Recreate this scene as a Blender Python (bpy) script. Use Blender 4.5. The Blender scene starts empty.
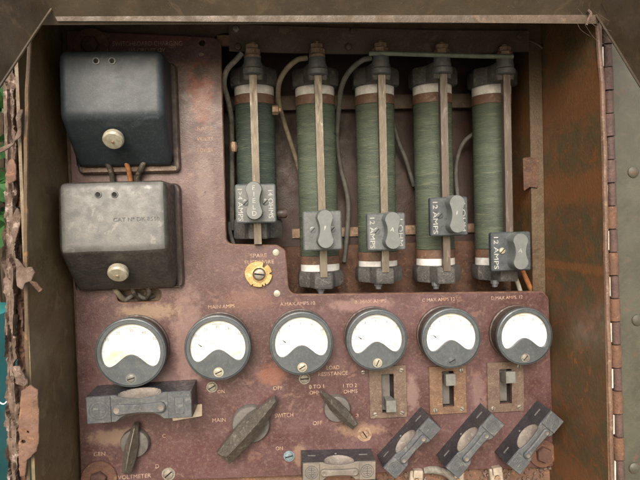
import bpy, bmesh, math, random
from mathutils import Vector, Matrix, noise
random.seed(7)
S = 0.001                      # everything below is in millimetres, linked at real size in metres
BASE = 300.0                   # height of the cabinet's local origin above the ground (mm)
scene = bpy.context.scene
COL = scene.collection
rad = math.radians

# ------------------------------------------------------------------ camera model
D, YAW, PITCH, ROLL = 600.0, rad(4.8), rad(2.0), rad(1.7)
F = Vector((math.sin(YAW)*math.cos(PITCH), -math.sin(PITCH), -math.cos(YAW)*math.cos(PITCH)))
R0 = F.cross(Vector((0, 1, 0))).normalized(); U0 = R0.cross(F).normalized()
RR = R0*math.cos(ROLL) - U0*math.sin(ROLL)
UU = U0*math.cos(ROLL) + R0*math.sin(ROLL)
CAM = -F*D
def P(px, py, h=0.0):
    """photo pixel -> (x, y) of the cabinet on the plane at height h (mm) above the switch panel"""
    d = F + RR*((px-320)/600.0) + UU*((240-py)/600.0)
    t = (h-CAM.z)/d.z
    q = CAM + d*t
    return Vector((q.x, q.y))
def seg(a, b, h):
    p, q = P(a[0], a[1], h), P(b[0], b[1], h)
    c = (p+q)/2; d = q-p
    return c, math.atan2(d.y, d.x), d.length

# ------------------------------------------------------------------ materials
def lin(c):
    def f(v):
        v /= 255.0
        return v/12.92 if v <= .04045 else ((v+.055)/1.055)**2.4
    return (f(c[0]), f(c[1]), f(c[2]), 1)
def mat(name, c1, c2=None, c3=None, s1=.04, s2=.15, r=.6, rv=.15, metal=0, bump=.25, bs=.6, dust=None, da=.3, ds=.5,
        t3=(.56, .64), stains_sheen=(), coat=0, spec=.5, speck=None, stretch=(1, 1, 1), gain=.8, chips=(), cc=.1):
    m = bpy.data.materials.new(name); m.use_nodes = True
    nt = m.node_tree; N = nt.nodes; L = nt.links
    b = N['Principled BSDF']
    tc = N.new('ShaderNodeTexCoord'); oi = N.new('ShaderNodeObjectInfo')
    sc = N.new('ShaderNodeVectorMath'); sc.operation = 'SCALE'; sc.inputs['Scale'].default_value = 1000
    L.new(tc.outputs['Object'], sc.inputs[0])
    st = N.new('ShaderNodeVectorMath'); st.operation = 'MULTIPLY'; st.inputs[1].default_value = stretch
    L.new(sc.outputs[0], st.inputs[0])
    ad = N.new('ShaderNodeVectorMath'); ad.operation = 'ADD'
    mm = N.new('ShaderNodeMath'); mm.operation = 'MULTIPLY'; mm.inputs[1].default_value = 500
    L.new(oi.outputs['Random'], mm.inputs[0]); L.new(st.outputs[0], ad.inputs[0]); L.new(mm.outputs[0], ad.inputs[1])
    vec = ad.outputs[0]
    def tex(scale, det=6, rough=.6, v=None, dist=0):
        n = N.new('ShaderNodeTexNoise'); n.inputs['Scale'].default_value = scale; n.inputs['Detail'].default_value = det
        n.inputs['Roughness'].default_value = rough; n.inputs['Distortion'].default_value = dist
        L.new(v or vec, n.inputs['Vector']); return n.outputs['Fac']
    def rng(s, a, z, o0=0, o1=1):
        q = N.new('ShaderNodeMapRange'); q.interpolation_type = 'SMOOTHSTEP'
        q.inputs['From Min'].default_value = a; q.inputs['From Max'].default_value = z
        q.inputs['To Min'].default_value = o0; q.inputs['To Max'].default_value = o1
        L.new(s, q.inputs['Value']); return q.outputs['Result']
    def mix(f, a, c):
        q = N.new('ShaderNodeMix'); q.data_type = 'RGBA'
        if isinstance(f, float): q.inputs['Factor'].default_value = f
        else: L.new(f, q.inputs['Factor'])
        for s, v in ((q.inputs['A'], a), (q.inputs['B'], c)):
            if isinstance(v, tuple): s.default_value = v
            else: L.new(v, s)
        return q.outputs['Result']
    def col(c): 
        l = lin(c); return (l[0]*gain, l[1]*gain, l[2]*gain, 1)
    cur = col(c1)
    n1 = tex(s1, 7, .62, dist=.4)
    if c2: cur = mix(rng(n1, .38, .62), cur, col(c2))
    if c3: cur = mix(rng(tex(s2, 8, .68, dist=.6), *t3), cur, col(c3))
    for (x, y, rx, ry, c, k) in stains_sheen:
        sb = N.new('ShaderNodeVectorMath'); sb.operation = 'SUBTRACT'; sb.inputs[1].default_value = (x, y, 0)
        L.new(sc.outputs[0], sb.inputs[0])
        dv = N.new('ShaderNodeVectorMath'); dv.operation = 'MULTIPLY'; dv.inputs[1].default_value = (1/rx, 1/ry, 0)
        L.new(sb.outputs[0], dv.inputs[0])
        ln = N.new('ShaderNodeVectorMath'); ln.operation = 'LENGTH'; L.new(dv.outputs[0], ln.inputs[0])
        nn = tex(.12, 8, .75)
        q = N.new('ShaderNodeMath'); q.operation = 'MULTIPLY_ADD'; q.inputs[1].default_value = 2.2
        L.new(nn, q.inputs[0]); L.new(ln.outputs['Value'], q.inputs[2])
        cur = mix(rng(q.outputs[0], 1.6, 2.2, k, 0), cur, col(c))
    if dust: 
        cur = mix(rng(tex(ds, 9, .75), .46, .72, da*.15, da), cur, col(dust))
    for (c, sc_, lo) in ([chips] if chips else []): cur = mix(rng(tex(sc_, 10, .8, dist=1.2), lo, lo+.035, 0, .85), cur, col(c))
    if speck: cur = mix(rng(tex(1.4, 2, .5), .70, .74, 0, .8), cur, col(speck))
    if isinstance(cur, tuple): b.inputs['Base Color'].default_value = cur
    else: L.new(cur, b.inputs['Base Color'])
    L.new(rng(tex(s1*3, 5, .6), .3, .7, max(r-rv, .03), min(r+rv, 1)), b.inputs['Roughness'])
    b.inputs['Metallic'].default_value = metal
    b.inputs['Specular IOR Level'].default_value = spec
    b.inputs['Coat Weight'].default_value = coat; b.inputs['Coat Roughness'].default_value = cc
    if bump:
        bp = N.new('ShaderNodeBump'); bp.inputs['Strength'].default_value = bump; bp.inputs['Distance'].default_value = .0012
        L.new(tex(bs, 8, .6), bp.inputs['Height']); L.new(bp.outputs[0], b.inputs['Normal'])
    return m

p_stain = P(200, 92); p_st2 = P(201, 70); p_off = P(272, 375); p_hi = P(205, 200); p_hi2 = P(412, 392); p_l = P(120, 437); p_l2 = P(150, 312)
M = {}
M['panel'] = mat('bakelite_panel', (66, 36, 36), (84, 54, 58), (104, 74, 68), s1=.022, s2=.07, r=.4, rv=.12, bump=.18, bs=.7, coat=.12, cc=.3,
    dust=(126, 108, 96), da=.5, ds=.3, speck=(158, 134, 118), chips=((52, 26, 28), .11, .60), gain=.82,
    stains_sheen=((p_stain.x, p_stain.y, 14, 34, (126, 46, 20), 1.0), (p_st2.x, p_st2.y-2, 9, 9, (40, 18, 22), .95), (P(202, 112).x, P(202, 112).y, 10, 14, (112, 46, 30), .8),
            (P(150, 40).x, P(150, 40).y, 50, 8, (104, 44, 38), .6), (P(205, 190).x, P(205, 190).y, 11, 44, (126, 108, 102), .4),  # the tall grey-tan patch is a highlight painted into the colour
            (p_off.x, p_off.y, 17, 12, (128, 78, 56), .7), (P(188, 335).x, P(188, 335).y, 18, 60, (140, 112, 106), .5),
            (P(412, 392).x, P(412, 392).y, 9, 20, (142, 118, 112), .5), (P(478, 392).x, P(478, 392).y, 8, 20, (134, 110, 104), .4),  # pale patches between the toggles: dust and sheen painted into the colour
            (p_l.x, p_l.y, 34, 9, (142, 118, 98), .75), (p_l2.x, p_l2.y, 36, 9, (144, 120, 98), .75),
            (P(360, 305).x, P(360, 305).y, 40, 7, (150, 118, 112), .5), (P(250, 300).x, P(250, 300).y, 28, 14, (116, 80, 66), .5),
            (P(190, 455).x, P(190, 455).y, 40, 26, (72, 32, 34), .7), (P(300, 440).x, P(300, 440).y, 50, 12, (66, 32, 34), .7),
            (P(360, 430).x, P(360, 430).y, 26, 8, (140, 112, 92), .7), (P(300, 455).x, P(300, 455).y, 8, 14, (140, 114, 94), .6)))
M['panel_edge'] = mat('worn_panel_edge', (120, 92, 74), (92, 64, 54), s1=.1, r=.6, bump=.2)
M['wall_l'] = mat('olive_rust_paint', (108, 92, 64), (94, 77, 53), (120, 104, 74), s1=.03, s2=.06, r=.52, bump=.3, bs=.4, dust=(118, 104, 78), da=.4, ds=.35, speck=(156, 146, 124), chips=((104, 70, 44), .07, .61), stains_sheen=((-245, 150, 500, 60, (108, 80, 50), .5),))
M['wall_r'] = mat('rusty_olive_paint', (92, 70, 46), (110, 76, 48), (80, 74, 50), s1=.03, s2=.05, r=.46, bump=.35, bs=.4, t3=(.46, .60), dust=(124, 90, 62), da=.45, ds=.35, speck=(156, 126, 98), chips=((142, 82, 40), .045, .575), stains_sheen=((225, P(590, 262).y, 500, 5, (142, 90, 48), .6), (225, P(590, 190).y, 500, 18, (134, 82, 44), .6), (225, P(590, 110).y, 500, 28, (124, 76, 44), .6), (225, P(590, 350).y, 500, 36, (88, 74, 48), .6), (225, P(590, 455).y, 500, 18, (128, 80, 46), .6)))
M['frame'] = mat('brown_frame_paint', (84, 69, 49), (76, 58, 41), (66, 50, 37), s1=.05, s2=.1, r=.52, bump=.35, bs=.4, speck=(150, 134, 110), chips=((128, 84, 54), .09, .60), dust=(126, 108, 84), da=.4, ds=.3)
M['hood'] = mat('hood_olive', (66, 56, 40), (54, 45, 33), (80, 66, 48), s1=.014, s2=.04, r=.55, bump=.2, bs=.3, dust=(96, 78, 56), da=.4, ds=.08, speck=(128, 118, 92), chips=((88, 64, 44), .06, .63))
M['lip'] = mat('worn_lip', (76, 61, 43), (64, 51, 36), (94, 74, 52), s1=.04, s2=.1, r=.55, bump=.3, bs=.3, dust=(106, 86, 62), da=.4, ds=.3, speck=(140, 120, 98), chips=((62, 42, 31), .09, .59))
M['bracket'] = mat('bracket_paint', (86, 71, 58), (74, 59, 48), (102, 86, 70), s1=.03, s2=.08, r=.55, bump=.2, dust=(140, 122, 104), da=.3)
M['rust'] = mat('flaking_rust', (116, 98, 86), (84, 67, 55), (158, 142, 132), s1=.06, s2=.1, r=.85, bump=.9, bs=.4, dust=(128, 108, 95), da=.5, ds=.4, chips=((66, 49, 39), .16, .57))
M['rust_o'] = mat('orange_rust', (116, 86, 68), (100, 74, 62), (142, 104, 72), s1=.06, s2=.1, r=.85, bump=.7, bs=.4, dust=(130, 104, 86), da=.4, ds=.3, chips=((82, 56, 46), .14, .6))
M['rust_d'] = mat('dark_rust', (92, 64, 48), (70, 48, 38), (118, 84, 62), s1=.07, s2=.14, r=.85, bump=.9, bs=.4, dust=(120, 96, 78), da=.4, ds=.4)
M['back'] = mat('dark_red_board', (58, 34, 27), (42, 25, 21), (70, 44, 34), s1=.02, s2=.05, r=.5, bump=.2, speck=(112, 76, 58), dust=(74, 50, 40), da=.4, ds=.1)
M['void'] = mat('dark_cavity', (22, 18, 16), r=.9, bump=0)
M['box_a'] = mat('black_bakelite_cover', (44, 53, 60), (39, 47, 53), (54, 64, 70), s1=.03, s2=.06, r=.5, rv=.03, bump=.1, bs=.8, dust=(98, 102, 101), da=.3, ds=.3, speck=(128, 124, 112), spec=.4)
M['box_b'] = mat('dusty_bakelite_cover', (46, 45, 44), (58, 56, 53), None, s1=.06, r=.45, bump=.15, bs=.8, dust=(104, 100, 92), da=.5, ds=.4, speck=(150, 146, 130))
M['box_b_top'] = mat('thick_dust_layer', (108, 108, 104), (92, 93, 91), (122, 121, 115), s1=.04, s2=.09, r=.5, bump=.15, bs=.9, dust=(84, 83, 79), da=.55, ds=.7, speck=(72, 68, 60), chips=((92, 92, 90), .3, .60))
M['bezel'] = mat('grey_black_bezel', (64, 71, 75), (74, 80, 84), None, s1=.06, r=.4, rv=.08, bump=.1, bs=1, dust=(120, 120, 112), da=.35, ds=.35, speck=(150, 140, 120))
M['case'] = mat('dark_meter_case', (44, 38, 36), (64, 54, 48), s1=.08, r=.55, bump=.15, dust=(128, 100, 82), da=.45, ds=.15)
M['dial'] = mat('dial_paper', (246, 244, 236), (248, 247, 242), (228, 208, 160), s1=.04, s2=.03, r=.7, rv=.05, bump=0, gain=.68, t3=(.56, .72))
M['dial_edge'] = mat('dial_aged', (232, 214, 170), (240, 228, 196), s1=.1, r=.8, bump=0, gain=.9)
M['ink'] = mat('dial_ink', (92, 88, 82), r=.7, bump=0)
M['needle'] = mat('needle_black', (40, 40, 44), r=.6, bump=0)
M['coil'] = mat('green_winding', (80, 92, 76), (66, 77, 66), (104, 110, 90), s1=.04, s2=.16, r=.62, bump=.5, bs=.9, dust=(126, 128, 108), da=.45, ds=.35, stretch=(.3, 3, .3), chips=((52, 62, 54), .3, .62))
M['coil_d'] = mat('dark_green_winding', (62, 75, 67), (50, 62, 58), (82, 95, 82), s1=.04, s2=.16, r=.6, bump=.5, bs=.9, dust=(98, 106, 92), da=.45, ds=.35, stretch=(.3, 3, .3), chips=((40, 50, 46), .3, .62))
M['fibre'] = mat('brown_fibre_band', (112, 84, 68), (96, 70, 56), (132, 108, 90), s1=.08, s2=.2, r=.6, bump=.3, dust=(140, 118, 100), da=.35, ds=.4)
M['ceramic'] = mat('white_band', (230, 230, 228), (208, 206, 202), None, s1=.1, r=.6, bump=.15, dust=(150, 138, 124), da=.35, ds=.4, gain=.85, speck=(90, 76, 62))
M['cap'] = mat('grey_end_cap', (70, 69, 69), (54, 54, 56), (98, 96, 92), s1=.08, s2=.16, r=.6, bump=.7, bs=.5, dust=(124, 118, 108), da=.55, ds=.5, chips=((112, 110, 104), .2, .62))
M['collar'] = mat('slate_collar', (88, 91, 96), (74, 76, 80), None, s1=.1, r=.6, bump=.2, dust=(130, 128, 124), da=.4)
M['nut'] = mat('tan_terminal_nut', (158, 132, 108), (128, 102, 82), (176, 156, 134), s1=.15, s2=.4, r=.6, metal=.2, bump=.4, bs=.8)
M['rod'] = mat('dull_brass_rod', (112, 103, 90), (98, 90, 77), (132, 124, 110), s1=.1, s2=.25, r=.42, metal=.4, bump=.2, stretch=(1, .25, 1), chips=((84, 70, 56), .2, .6))
M['rod_d'] = mat('brown_rod', (100, 89, 80), (88, 77, 69), (118, 108, 98), s1=.1, s2=.25, r=.45, metal=.35, bump=.2, stretch=(1, .25, 1), chips=((80, 64, 54), .2, .6))
M['slider'] = mat('slider_bakelite', (88, 94, 97), (74, 80, 84), None, s1=.06, r=.32, rv=.1, bump=.1, dust=(128, 128, 122), da=.5, ds=.5, speck=(150, 146, 136))
M['slider_d'] = mat('clean_slider_bakelite', (58, 64, 68), (70, 76, 80), None, s1=.05, r=.32, rv=.1, bump=.1, dust=(112, 112, 106), da=.3, ds=.3)
M['sknob'] = mat('slider_knob', (104, 109, 107), (94, 99, 98), None, s1=.06, r=.45, rv=.05, bump=.08, dust=(134, 134, 126), da=.3, ds=.3)
M['cream'] = mat('engraved_lettering', (178, 154, 132), (146, 116, 100), s1=.25, r=.8, bump=0)
M['white'] = mat('white_lettering', (184, 184, 178), (150, 150, 146), s1=.5, r=.7, bump=0)
M['steel'] = mat('dull_screw_steel', (158, 154, 144), (132, 126, 114), None, s1=.2, r=.45, metal=.5, bump=.2, dust=(150, 128, 104), da=.4)
M['blue_steel'] = mat('zinc_screw', (136, 158, 164), (116, 132, 136), s1=.2, r=.4, metal=.4, bump=.2)
M['pale'] = mat('pale_thumb_knob', (178, 174, 156), (156, 150, 130), s1=.2, r=.42, metal=.15, bump=.2, dust=(128, 116, 96), da=.5, ds=.6)
M['brass'] = mat('spare_fuse_brass', (176, 150, 102), (152, 124, 80), (200, 180, 140), s1=.1, s2=.2, r=.4, metal=.5, bump=.2, gain=.95)
M['toggle_p'] = mat('brassy_toggle_plate', (114, 86, 65), (98, 71, 55), (134, 108, 88), s1=.08, s2=.15, r=.55, metal=.2, bump=.4, bs=.6, dust=(152, 130, 108), da=.5, ds=.35, chips=((84, 58, 44), .14, .6))
M['toggle_q'] = mat('dusty_toggle_plate', (100, 82, 70), (86, 66, 57), (120, 102, 88), s1=.08, s2=.15, r=.55, metal=.15, bump=.4, bs=.6, dust=(144, 128, 110), da=.5, ds=.35, chips=((80, 58, 50), .14, .6))
M['lever'] = mat('grey_lever', (112, 114, 110), (98, 98, 94), s1=.1, r=.45, bump=.15, dust=(150, 142, 126), da=.3)
M['knob'] = mat('worn_pointer_knob', (76, 72, 66), (64, 59, 54), (108, 106, 98), s1=.08, s2=.2, r=.36, rv=.1, bump=.3, bs=.7, dust=(130, 122, 108), da=.5, ds=.35, chips=((150, 148, 138), .25, .66))
M['kbase'] = mat('knob_disc', (80, 78, 76), (96, 94, 92), s1=.08, r=.4, bump=.1, dust=(120, 104, 90), da=.4)
M['fuse'] = mat('black_fuse_body', (30, 34, 41), (40, 43, 49), None, s1=.08, r=.36, bump=.2, bs=.8, dust=(92, 88, 84), da=.35, ds=.4)
M['fuse_f'] = mat('dusty_skylit_fuse_face', (80, 85, 88), (66, 71, 75), (104, 106, 104), s1=.06, s2=.14, r=.42, bump=.2, bs=.8, dust=(132, 125, 115), da=.45, ds=.35, chips=((60, 61, 64), .12, .61))  # same bakelite as the body; dust plus sky reflection put into the colour
M['emblem'] = mat('emblem_grey', (66, 69, 72), (84, 86, 88), s1=.2, r=.5, bump=.1)
M['fuse_t'] = mat('tan_fuse_face', (116, 109, 100), (98, 93, 86), (132, 124, 112), s1=.06, s2=.14, r=.5, bump=.25, bs=.8, dust=(144, 128, 108), da=.5, ds=.3, chips=((66, 62, 58), .12, .60))
M['scoop'] = mat('dust_and_light_in_scoop', (136, 128, 118), (116, 108, 101), (156, 148, 138), s1=.12, s2=.25, r=.75, bump=.3, dust=(110, 92, 78), da=.3, ds=.4)  # dust tan, with the light on the outward-facing hollow painted in
M['cable_w'] = mat('pale_cloth_cable', (142, 138, 128), (118, 114, 106), s1=.2, r=.8, bump=.5, bs=1.0, dust=(90, 84, 76), da=.5)
M['cable_t'] = mat('tan_cable', (134, 122, 102), (112, 102, 88), s1=.2, r=.7, bump=.3, bs=1.0)
M['cable_g'] = mat('grey_cable', (98, 96, 90), (78, 76, 72), s1=.1, r=.7, bump=.3)
M['cable_k'] = mat('dark_lead', (74, 68, 58), (54, 50, 44), (112, 98, 76), s1=.2, s2=.3, r=.7, bump=.4)
M['cable_o'] = mat('orange_lead', (176, 118, 72), (150, 98, 60), s1=.2, r=.7, bump=.3)
M['verdigris'] = mat('verdigris_bar', (132, 140, 122), (112, 122, 108), (152, 138, 112), s1=.1, s2=.2, r=.5, metal=.3, bump=.2)
M['door'] = mat('green_grey_door', (74, 74, 60), (62, 62, 50), (86, 66, 52), s1=.02, s2=.06, r=.55, bump=.25, bs=.3, t3=(.6, .64), dust=(104, 94, 80), da=.35, ds=.12, speck=(122, 116, 100), chips=((96, 64, 48), .045, .61))
M['hinge_o'] = mat('orange_hinge_rust', (108, 76, 57), (90, 64, 50), (124, 88, 66), s1=.08, s2=.15, r=.75, bump=.6, bs=.5, chips=((84, 58, 48), .1, .58))
M['hinge_p'] = mat('purple_hinge_rust', (92, 70, 62), (76, 57, 52), s1=.08, r=.7, bump=.6, bs=.5, chips=((118, 80, 60), .12, .6))
M['gaplight_lead'] = mat('gap_daylight_and_lead', (214, 212, 200), (190, 184, 170), s1=.1, r=.4, metal=.2, bump=.1)  # pale tone painted for daylight in the hinge gaps; also colours one lead
M['rim'] = mat('worn_rim', (116, 90, 72), (96, 72, 56), (136, 110, 92), s1=.06, s2=.15, r=.6, bump=.5, bs=.5, chips=((80, 54, 42), .1, .58))
M['rim_l'] = mat('ochre_rim', (98, 78, 54), (82, 64, 46), (128, 94, 56), s1=.04, s2=.05, r=.6, bump=.4, bs=.4, chips=((74, 52, 38), .1, .6))
M['bolt'] = mat('rusty_washer', (108, 76, 58), (88, 60, 47), (134, 98, 76), s1=.08, s2=.15, r=.7, bump=.6, bs=.6, chips=((70, 46, 38), .14, .58))
M['hexbolt'] = mat('rusty_bolt', (92, 66, 56), (74, 52, 45), s1=.1, r=.8, bump=.6, bs=.5)
M['porcelain'] = mat('dusty_porcelain', (176, 168, 154), (158, 146, 130), s1=.1, r=.6, bump=.3, dust=(138, 112, 90), da=.4)
M['tarp'] = mat('teal_tarpaulin', (60, 150, 146), (46, 130, 128), s1=.01, r=.45, bump=.3, bs=.05, gain=.9)
M['strap'] = mat('white_cord', (220, 226, 222), r=.7, bump=0)
M['paper'] = mat('paper_slip', (222, 212, 194), (200, 182, 158), s1=.1, r=.8, bump=.1)
M['leaf'] = mat('leaf_green', (66, 116, 54), (46, 88, 40), (104, 140, 84), s1=.008, s2=.02, r=.5, bump=0, gain=.8)
M['leaf_d'] = mat('leaf_dark', (48, 92, 40), (34, 70, 30), (80, 120, 56), s1=.008, s2=.02, r=.55, bump=0, gain=.8)
M['twig'] = mat('twig_bark', (92, 76, 58), r=.9, bump=.3)
M['soil'] = mat('ground_soil', (154, 150, 136), (138, 138, 120), (168, 164, 150), s1=.003, s2=.01, r=.95, bump=.8, bs=.02)
# thin glass: clear, with the gloss of a real pane
g = bpy.data.materials.new('meter_glass'); g.use_nodes = True
nt = g.node_tree; nt.nodes.clear()
o_ = nt.nodes.new('ShaderNodeOutputMaterial'); mx = nt.nodes.new('ShaderNodeMixShader'); fr = nt.nodes.new('ShaderNodeFresnel')
tr = nt.nodes.new('ShaderNodeBsdfTransparent'); gl = nt.nodes.new('ShaderNodeBsdfGlossy')
gl.inputs['Roughness'].default_value = .12; fr.inputs['IOR'].default_value = 1.5
nt.links.new(fr.outputs[0], mx.inputs[0]); nt.links.new(tr.outputs[0], mx.inputs[1]); nt.links.new(gl.outputs[0], mx.inputs[2]); nt.links.new(mx.outputs[0], o_.inputs[0])
M['glass'] = g

# ------------------------------------------------------------------ object helpers
def thing(name, label, cat, x=0, y=0, h=0, ang=0.0, group=None):
    o = bpy.data.objects.new(name, None); COL.objects.link(o)
    o.empty_display_size = .01
    o.location = (x*S, -h*S, (y+BASE)*S); o.rotation_euler = (math.pi/2, -ang, 0)
    o['label'] = label; o['category'] = cat
    if group: o['group'] = group
    return o
def obj(name, bm, m, parent, smooth=35, label=None, bevel=0, bseg=2, world=False):
    if bevel:
        es = [e for e in bm.edges if len(e.link_faces) == 2 and e.calc_face_angle(0) > rad(28)]
        bmesh.ops.bevel(bm, geom=es, offset=bevel, segments=bseg, profile=.5, affect='EDGES', clamp_overlap=True)
    bmesh.ops.recalc_face_normals(bm, faces=bm.faces[:])
    me = bpy.data.meshes.new(name)
    for v in bm.verts: v.co *= S
    bm.to_mesh(me); bm.free()
    for q in (m if isinstance(m, (list, tuple)) else [m]): me.materials.append(M[q])
    me.polygons.foreach_set('use_smooth', [True]*len(me.polygons))
    me.set_sharp_from_angle(angle=rad(smooth))
    o = bpy.data.objects.new(name, me); COL.objects.link(o)
    if parent: o.parent = parent
    if world: o.rotation_euler = (math.pi/2, 0, 0); o.location = (0, 0, BASE*S)
    if label: o['label'] = label
    return o
def B(): return bmesh.new()
def box(bm, x0, x1, y0, y1, z0, z1, mi=0):
    v = [bm.verts.new(c) for c in ((x0,y0,z0),(x1,y0,z0),(x1,y1,z0),(x0,y1,z0),(x0,y0,z1),(x1,y0,z1),(x1,y1,z1),(x0,y1,z1))]
    for f in ((0,3,2,1),(4,5,6,7),(0,1,5,4),(1,2,6,5),(2,3,7,6),(3,0,4,7)):
        bm.faces.new([v[i] for i in f]).material_index = mi
    return bm
def lathe(bm, prof, c=(0,0,0), n=32, axis='z', mi=0, ph=0):
    """profile of (radius, height) round axis"""
    rows = []
    for (r, z) in prof:
        row = []
        for i in range(n if r > 1e-6 else 1):
            a = 2*math.pi*i/n + ph
            u, w = r*math.cos(a), r*math.sin(a)
            p = (u, w, z) if axis == 'z' else ((u, z, w) if axis == 'y' else (z, u, w))
            row.append(bm.verts.new((p[0]+c[0], p[1]+c[1], p[2]+c[2])))
        rows.append(row)
    for a, b in zip(rows, rows[1:]):
        for i in range(n):
            j = (i+1) % n
            if len(a) == 1 and len(b) == 1: continue
            if len(a) == 1: f = [a[0], b[j], b[i]]
            elif len(b) == 1: f = [a[i], a[j], b[0]]
            else: f = [a[i], a[j], b[j], b[i]]
            bm.faces.new(f).material_index = mi
    return bm
def rpoly(pts, rs=3, n=5):
    """polygon with rounded corners; rs one radius or one per corner"""
    out = []; k = len(pts)
    for i in range(k):
        a, b, c = Vector(pts[i-1]), Vector(pts[i]), Vector(pts[(i+1) % k])
        r = rs[i] if isinstance(rs, (list, tuple)) else rs
        u, w = (a-b), (c-b); lu, lw = u.length, w.length
        u.normalize(); w.normalize()
        ang = u.angle(w)
        if r < .01 or ang > 3.1: out.append(b); continue
        t = min(r/math.tan(ang/2), lu*.48, lw*.48)
        p0, p1 = b+u*t, b+w*t
        for q in range(n+1):
            s = q/n
            out.append(p0*(1-s)**2 + b*2*s*(1-s) + p1*s**2)
    return out
def rrect(x0, x1, y0, y1, r, n=5): return rpoly([(x0,y0),(x1,y0),(x1,y1),(x0,y1)], r, n)
def circ(x, y, r, n=24): return [Vector((x+r*math.cos(2*math.pi*i/n), y+r*math.sin(2*math.pi*i/n))) for i in range(n)]
def offs(poly, d):
    A = sum(poly[i-1].x*poly[i].y-poly[i].x*poly[i-1].y for i in range(len(poly)))
    s = 1 if A > 0 else -1
    out = []; k = len(poly)
    for i in range(k):
        t = poly[(i+1) % k]-poly[i-1]
        if t.length < 1e-9: out.append(poly[i].copy()); continue
        t.normalize(); out.append(poly[i]+Vector((-t.y, t.x))*s*d)
    return out
def plate(bm, outer, holes=(), z0=0, z1=1, bev=.4, mi=0, me=0):
    outer = [Vector(p) for p in outer]; holes = [[Vector(p) for p in h] for h in holes]
    loops = [(outer, offs(outer, bev))] + [(h, offs(h, -bev)) for h in holes]
    fe, be = [], []
    for full, inn in loops:
        k = len(full)
        a = [bm.verts.new((p.x, p.y, z1)) for p in inn]
        b = [bm.verts.new((p.x, p.y, z1-bev)) for p in full]
        c = [bm.verts.new((p.x, p.y, z0)) for p in full]
        for i in range(k):
            j = (i+1) % k
            bm.faces.new((a[i], a[j], b[j], b[i])).material_index = me
            bm.faces.new((b[i], b[j], c[j], c[i])).material_index = me
            fe.append(bm.edges.get((a[i], a[j]))); be.append(bm.edges.get((c[i], c[j])))
    for es in (fe, be):
        r = bmesh.ops.triangle_fill(bm, use_beauty=True, use_dissolve=False, edges=es)
        for f in r['geom']:
            if isinstance(f, bmesh.types.BMFace): f.material_index = mi
    return bm
def tube(bm, pts, r, n=10, mi=0, cap=True, r1=None):
    pts = [Vector(p) for p in pts]; rows = []
    up = None
    for i, p in enumerate(pts):
        t = (pts[min(i+1, len(pts)-1)]-pts[max(i-1, 0)]).normalized()
        if up is None:
            up = t.orthogonal().normalized()
        up = (up - t*up.dot(t)).normalized(); w = t.cross(up)
        rr = r if r1 is None else r+(r1-r)*i/(len(pts)-1)
        rows.append([bm.verts.new(p+up*rr*math.cos(2*math.pi*k/n)+w*rr*math.sin(2*math.pi*k/n)) for k in range(n)])
    for a, b in zip(rows, rows[1:]):
        for i in range(n): bm.faces.new((a[i], a[(i+1)%n], b[(i+1)%n], b[i])).material_index = mi
    if cap:
        bm.faces.new(rows[0]); bm.faces.new(rows[-1])
    return bm
def curve(pts, n=8):
    """catmull-rom through the points"""
    pts = [Vector(p) for p in pts]; P_ = [pts[0]*2-pts[1]] + pts + [pts[-1]*2-pts[-2]]
    out = []
    for i in range(1, len(P_)-2):
        a, b, c, d = P_[i-1:i+3]
        for q in range(n):
            t = q/n
            out.append(.5*((2*b)+(c-a)*t+(2*a-5*b+4*c-d)*t*t+(3*b-a-3*c+d)*t**3))
    out.append(pts[-1]); return out
def P3(px, py, h): q = P(px, py, h); return Vector((q.x, q.y, h))
def text(s, parent, x, y, z, w=None, hgt=4, rot=0, m='cream', name='lettering', thin=0.0, ext=.12, stack=False):
    cu = bpy.data.curves.new('t', 'FONT'); cu.body = s; cu.size = 1; cu.extrude = 0; cu.offset = thin; cu.align_x = 'CENTER'
    cu.resolution_u = 3
    if stack: cu.space_line = .8
    t = bpy.data.objects.new('t', cu); COL.objects.link(t)
    bpy.context.view_layer.update()
    me0 = bpy.data.meshes.new_from_object(t.evaluated_get(bpy.context.evaluated_depsgraph_get()))
    bpy.data.objects.remove(t); bpy.data.curves.remove(cu)
    bm = B(); bm.from_mesh(me0); bpy.data.meshes.remove(me0)
    xs = [v.co.x for v in bm.verts]; ys = [v.co.y for v in bm.verts]
    cx, cy = (min(xs)+max(xs))/2, (min(ys)+max(ys))/2
    sy = hgt/(max(ys)-min(ys)); sx = (w/(max(xs)-min(xs))) if w else sy
    ca, sa = math.cos(rot), math.sin(rot)
    bmesh.ops.remove_doubles(bm, verts=bm.verts[:], dist=1e-5)
    r = bmesh.ops.extrude_face_region(bm, geom=bm.faces[:])
    top = set(v for v in r['geom'] if isinstance(v, bmesh.types.BMVert))
    for v in bm.verts:
        u, q = (v.co.x-cx)*sx, (v.co.y-cy)*sy
        v.co = (x+u*ca-q*sa, y+u*sa+q*ca, z+(ext if v in top else -.05))
    return obj(name, bm, m, parent)
def screw(parent, x, y, z=0, r=4.5, h=1.8, m='steel', ang=.6, name='screw', slot=True, washer=None):
    bm = B(); lathe(bm, [(0, z), (r, z), (r, z+h*.5), (r*.85, z+h*.9), (r*.5, z+h*1.05), (0, z+h*1.1)], (x, y, 0), 20)
    if washer: lathe(bm, [(r, z+.05), (washer, z+.05), (washer, z+.6), (r, z+.6)], (x, y, 0), 24)
    o = obj(name, bm, m, parent)
    if slot:
        b2 = B(); c, s = math.cos(ang), math.sin(ang); L_ = r*.86; wd = r*.13
        q = [(x+u*c-w*s, y+u*s+w*c) for u, w in ((-L_,-wd),(L_,-wd),(L_,wd),(-L_,wd))]
        plate(b2, q, (), z+h*.6, z+h*1.14, .02); obj('slot', b2, 'void', o)
    return o

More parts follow.
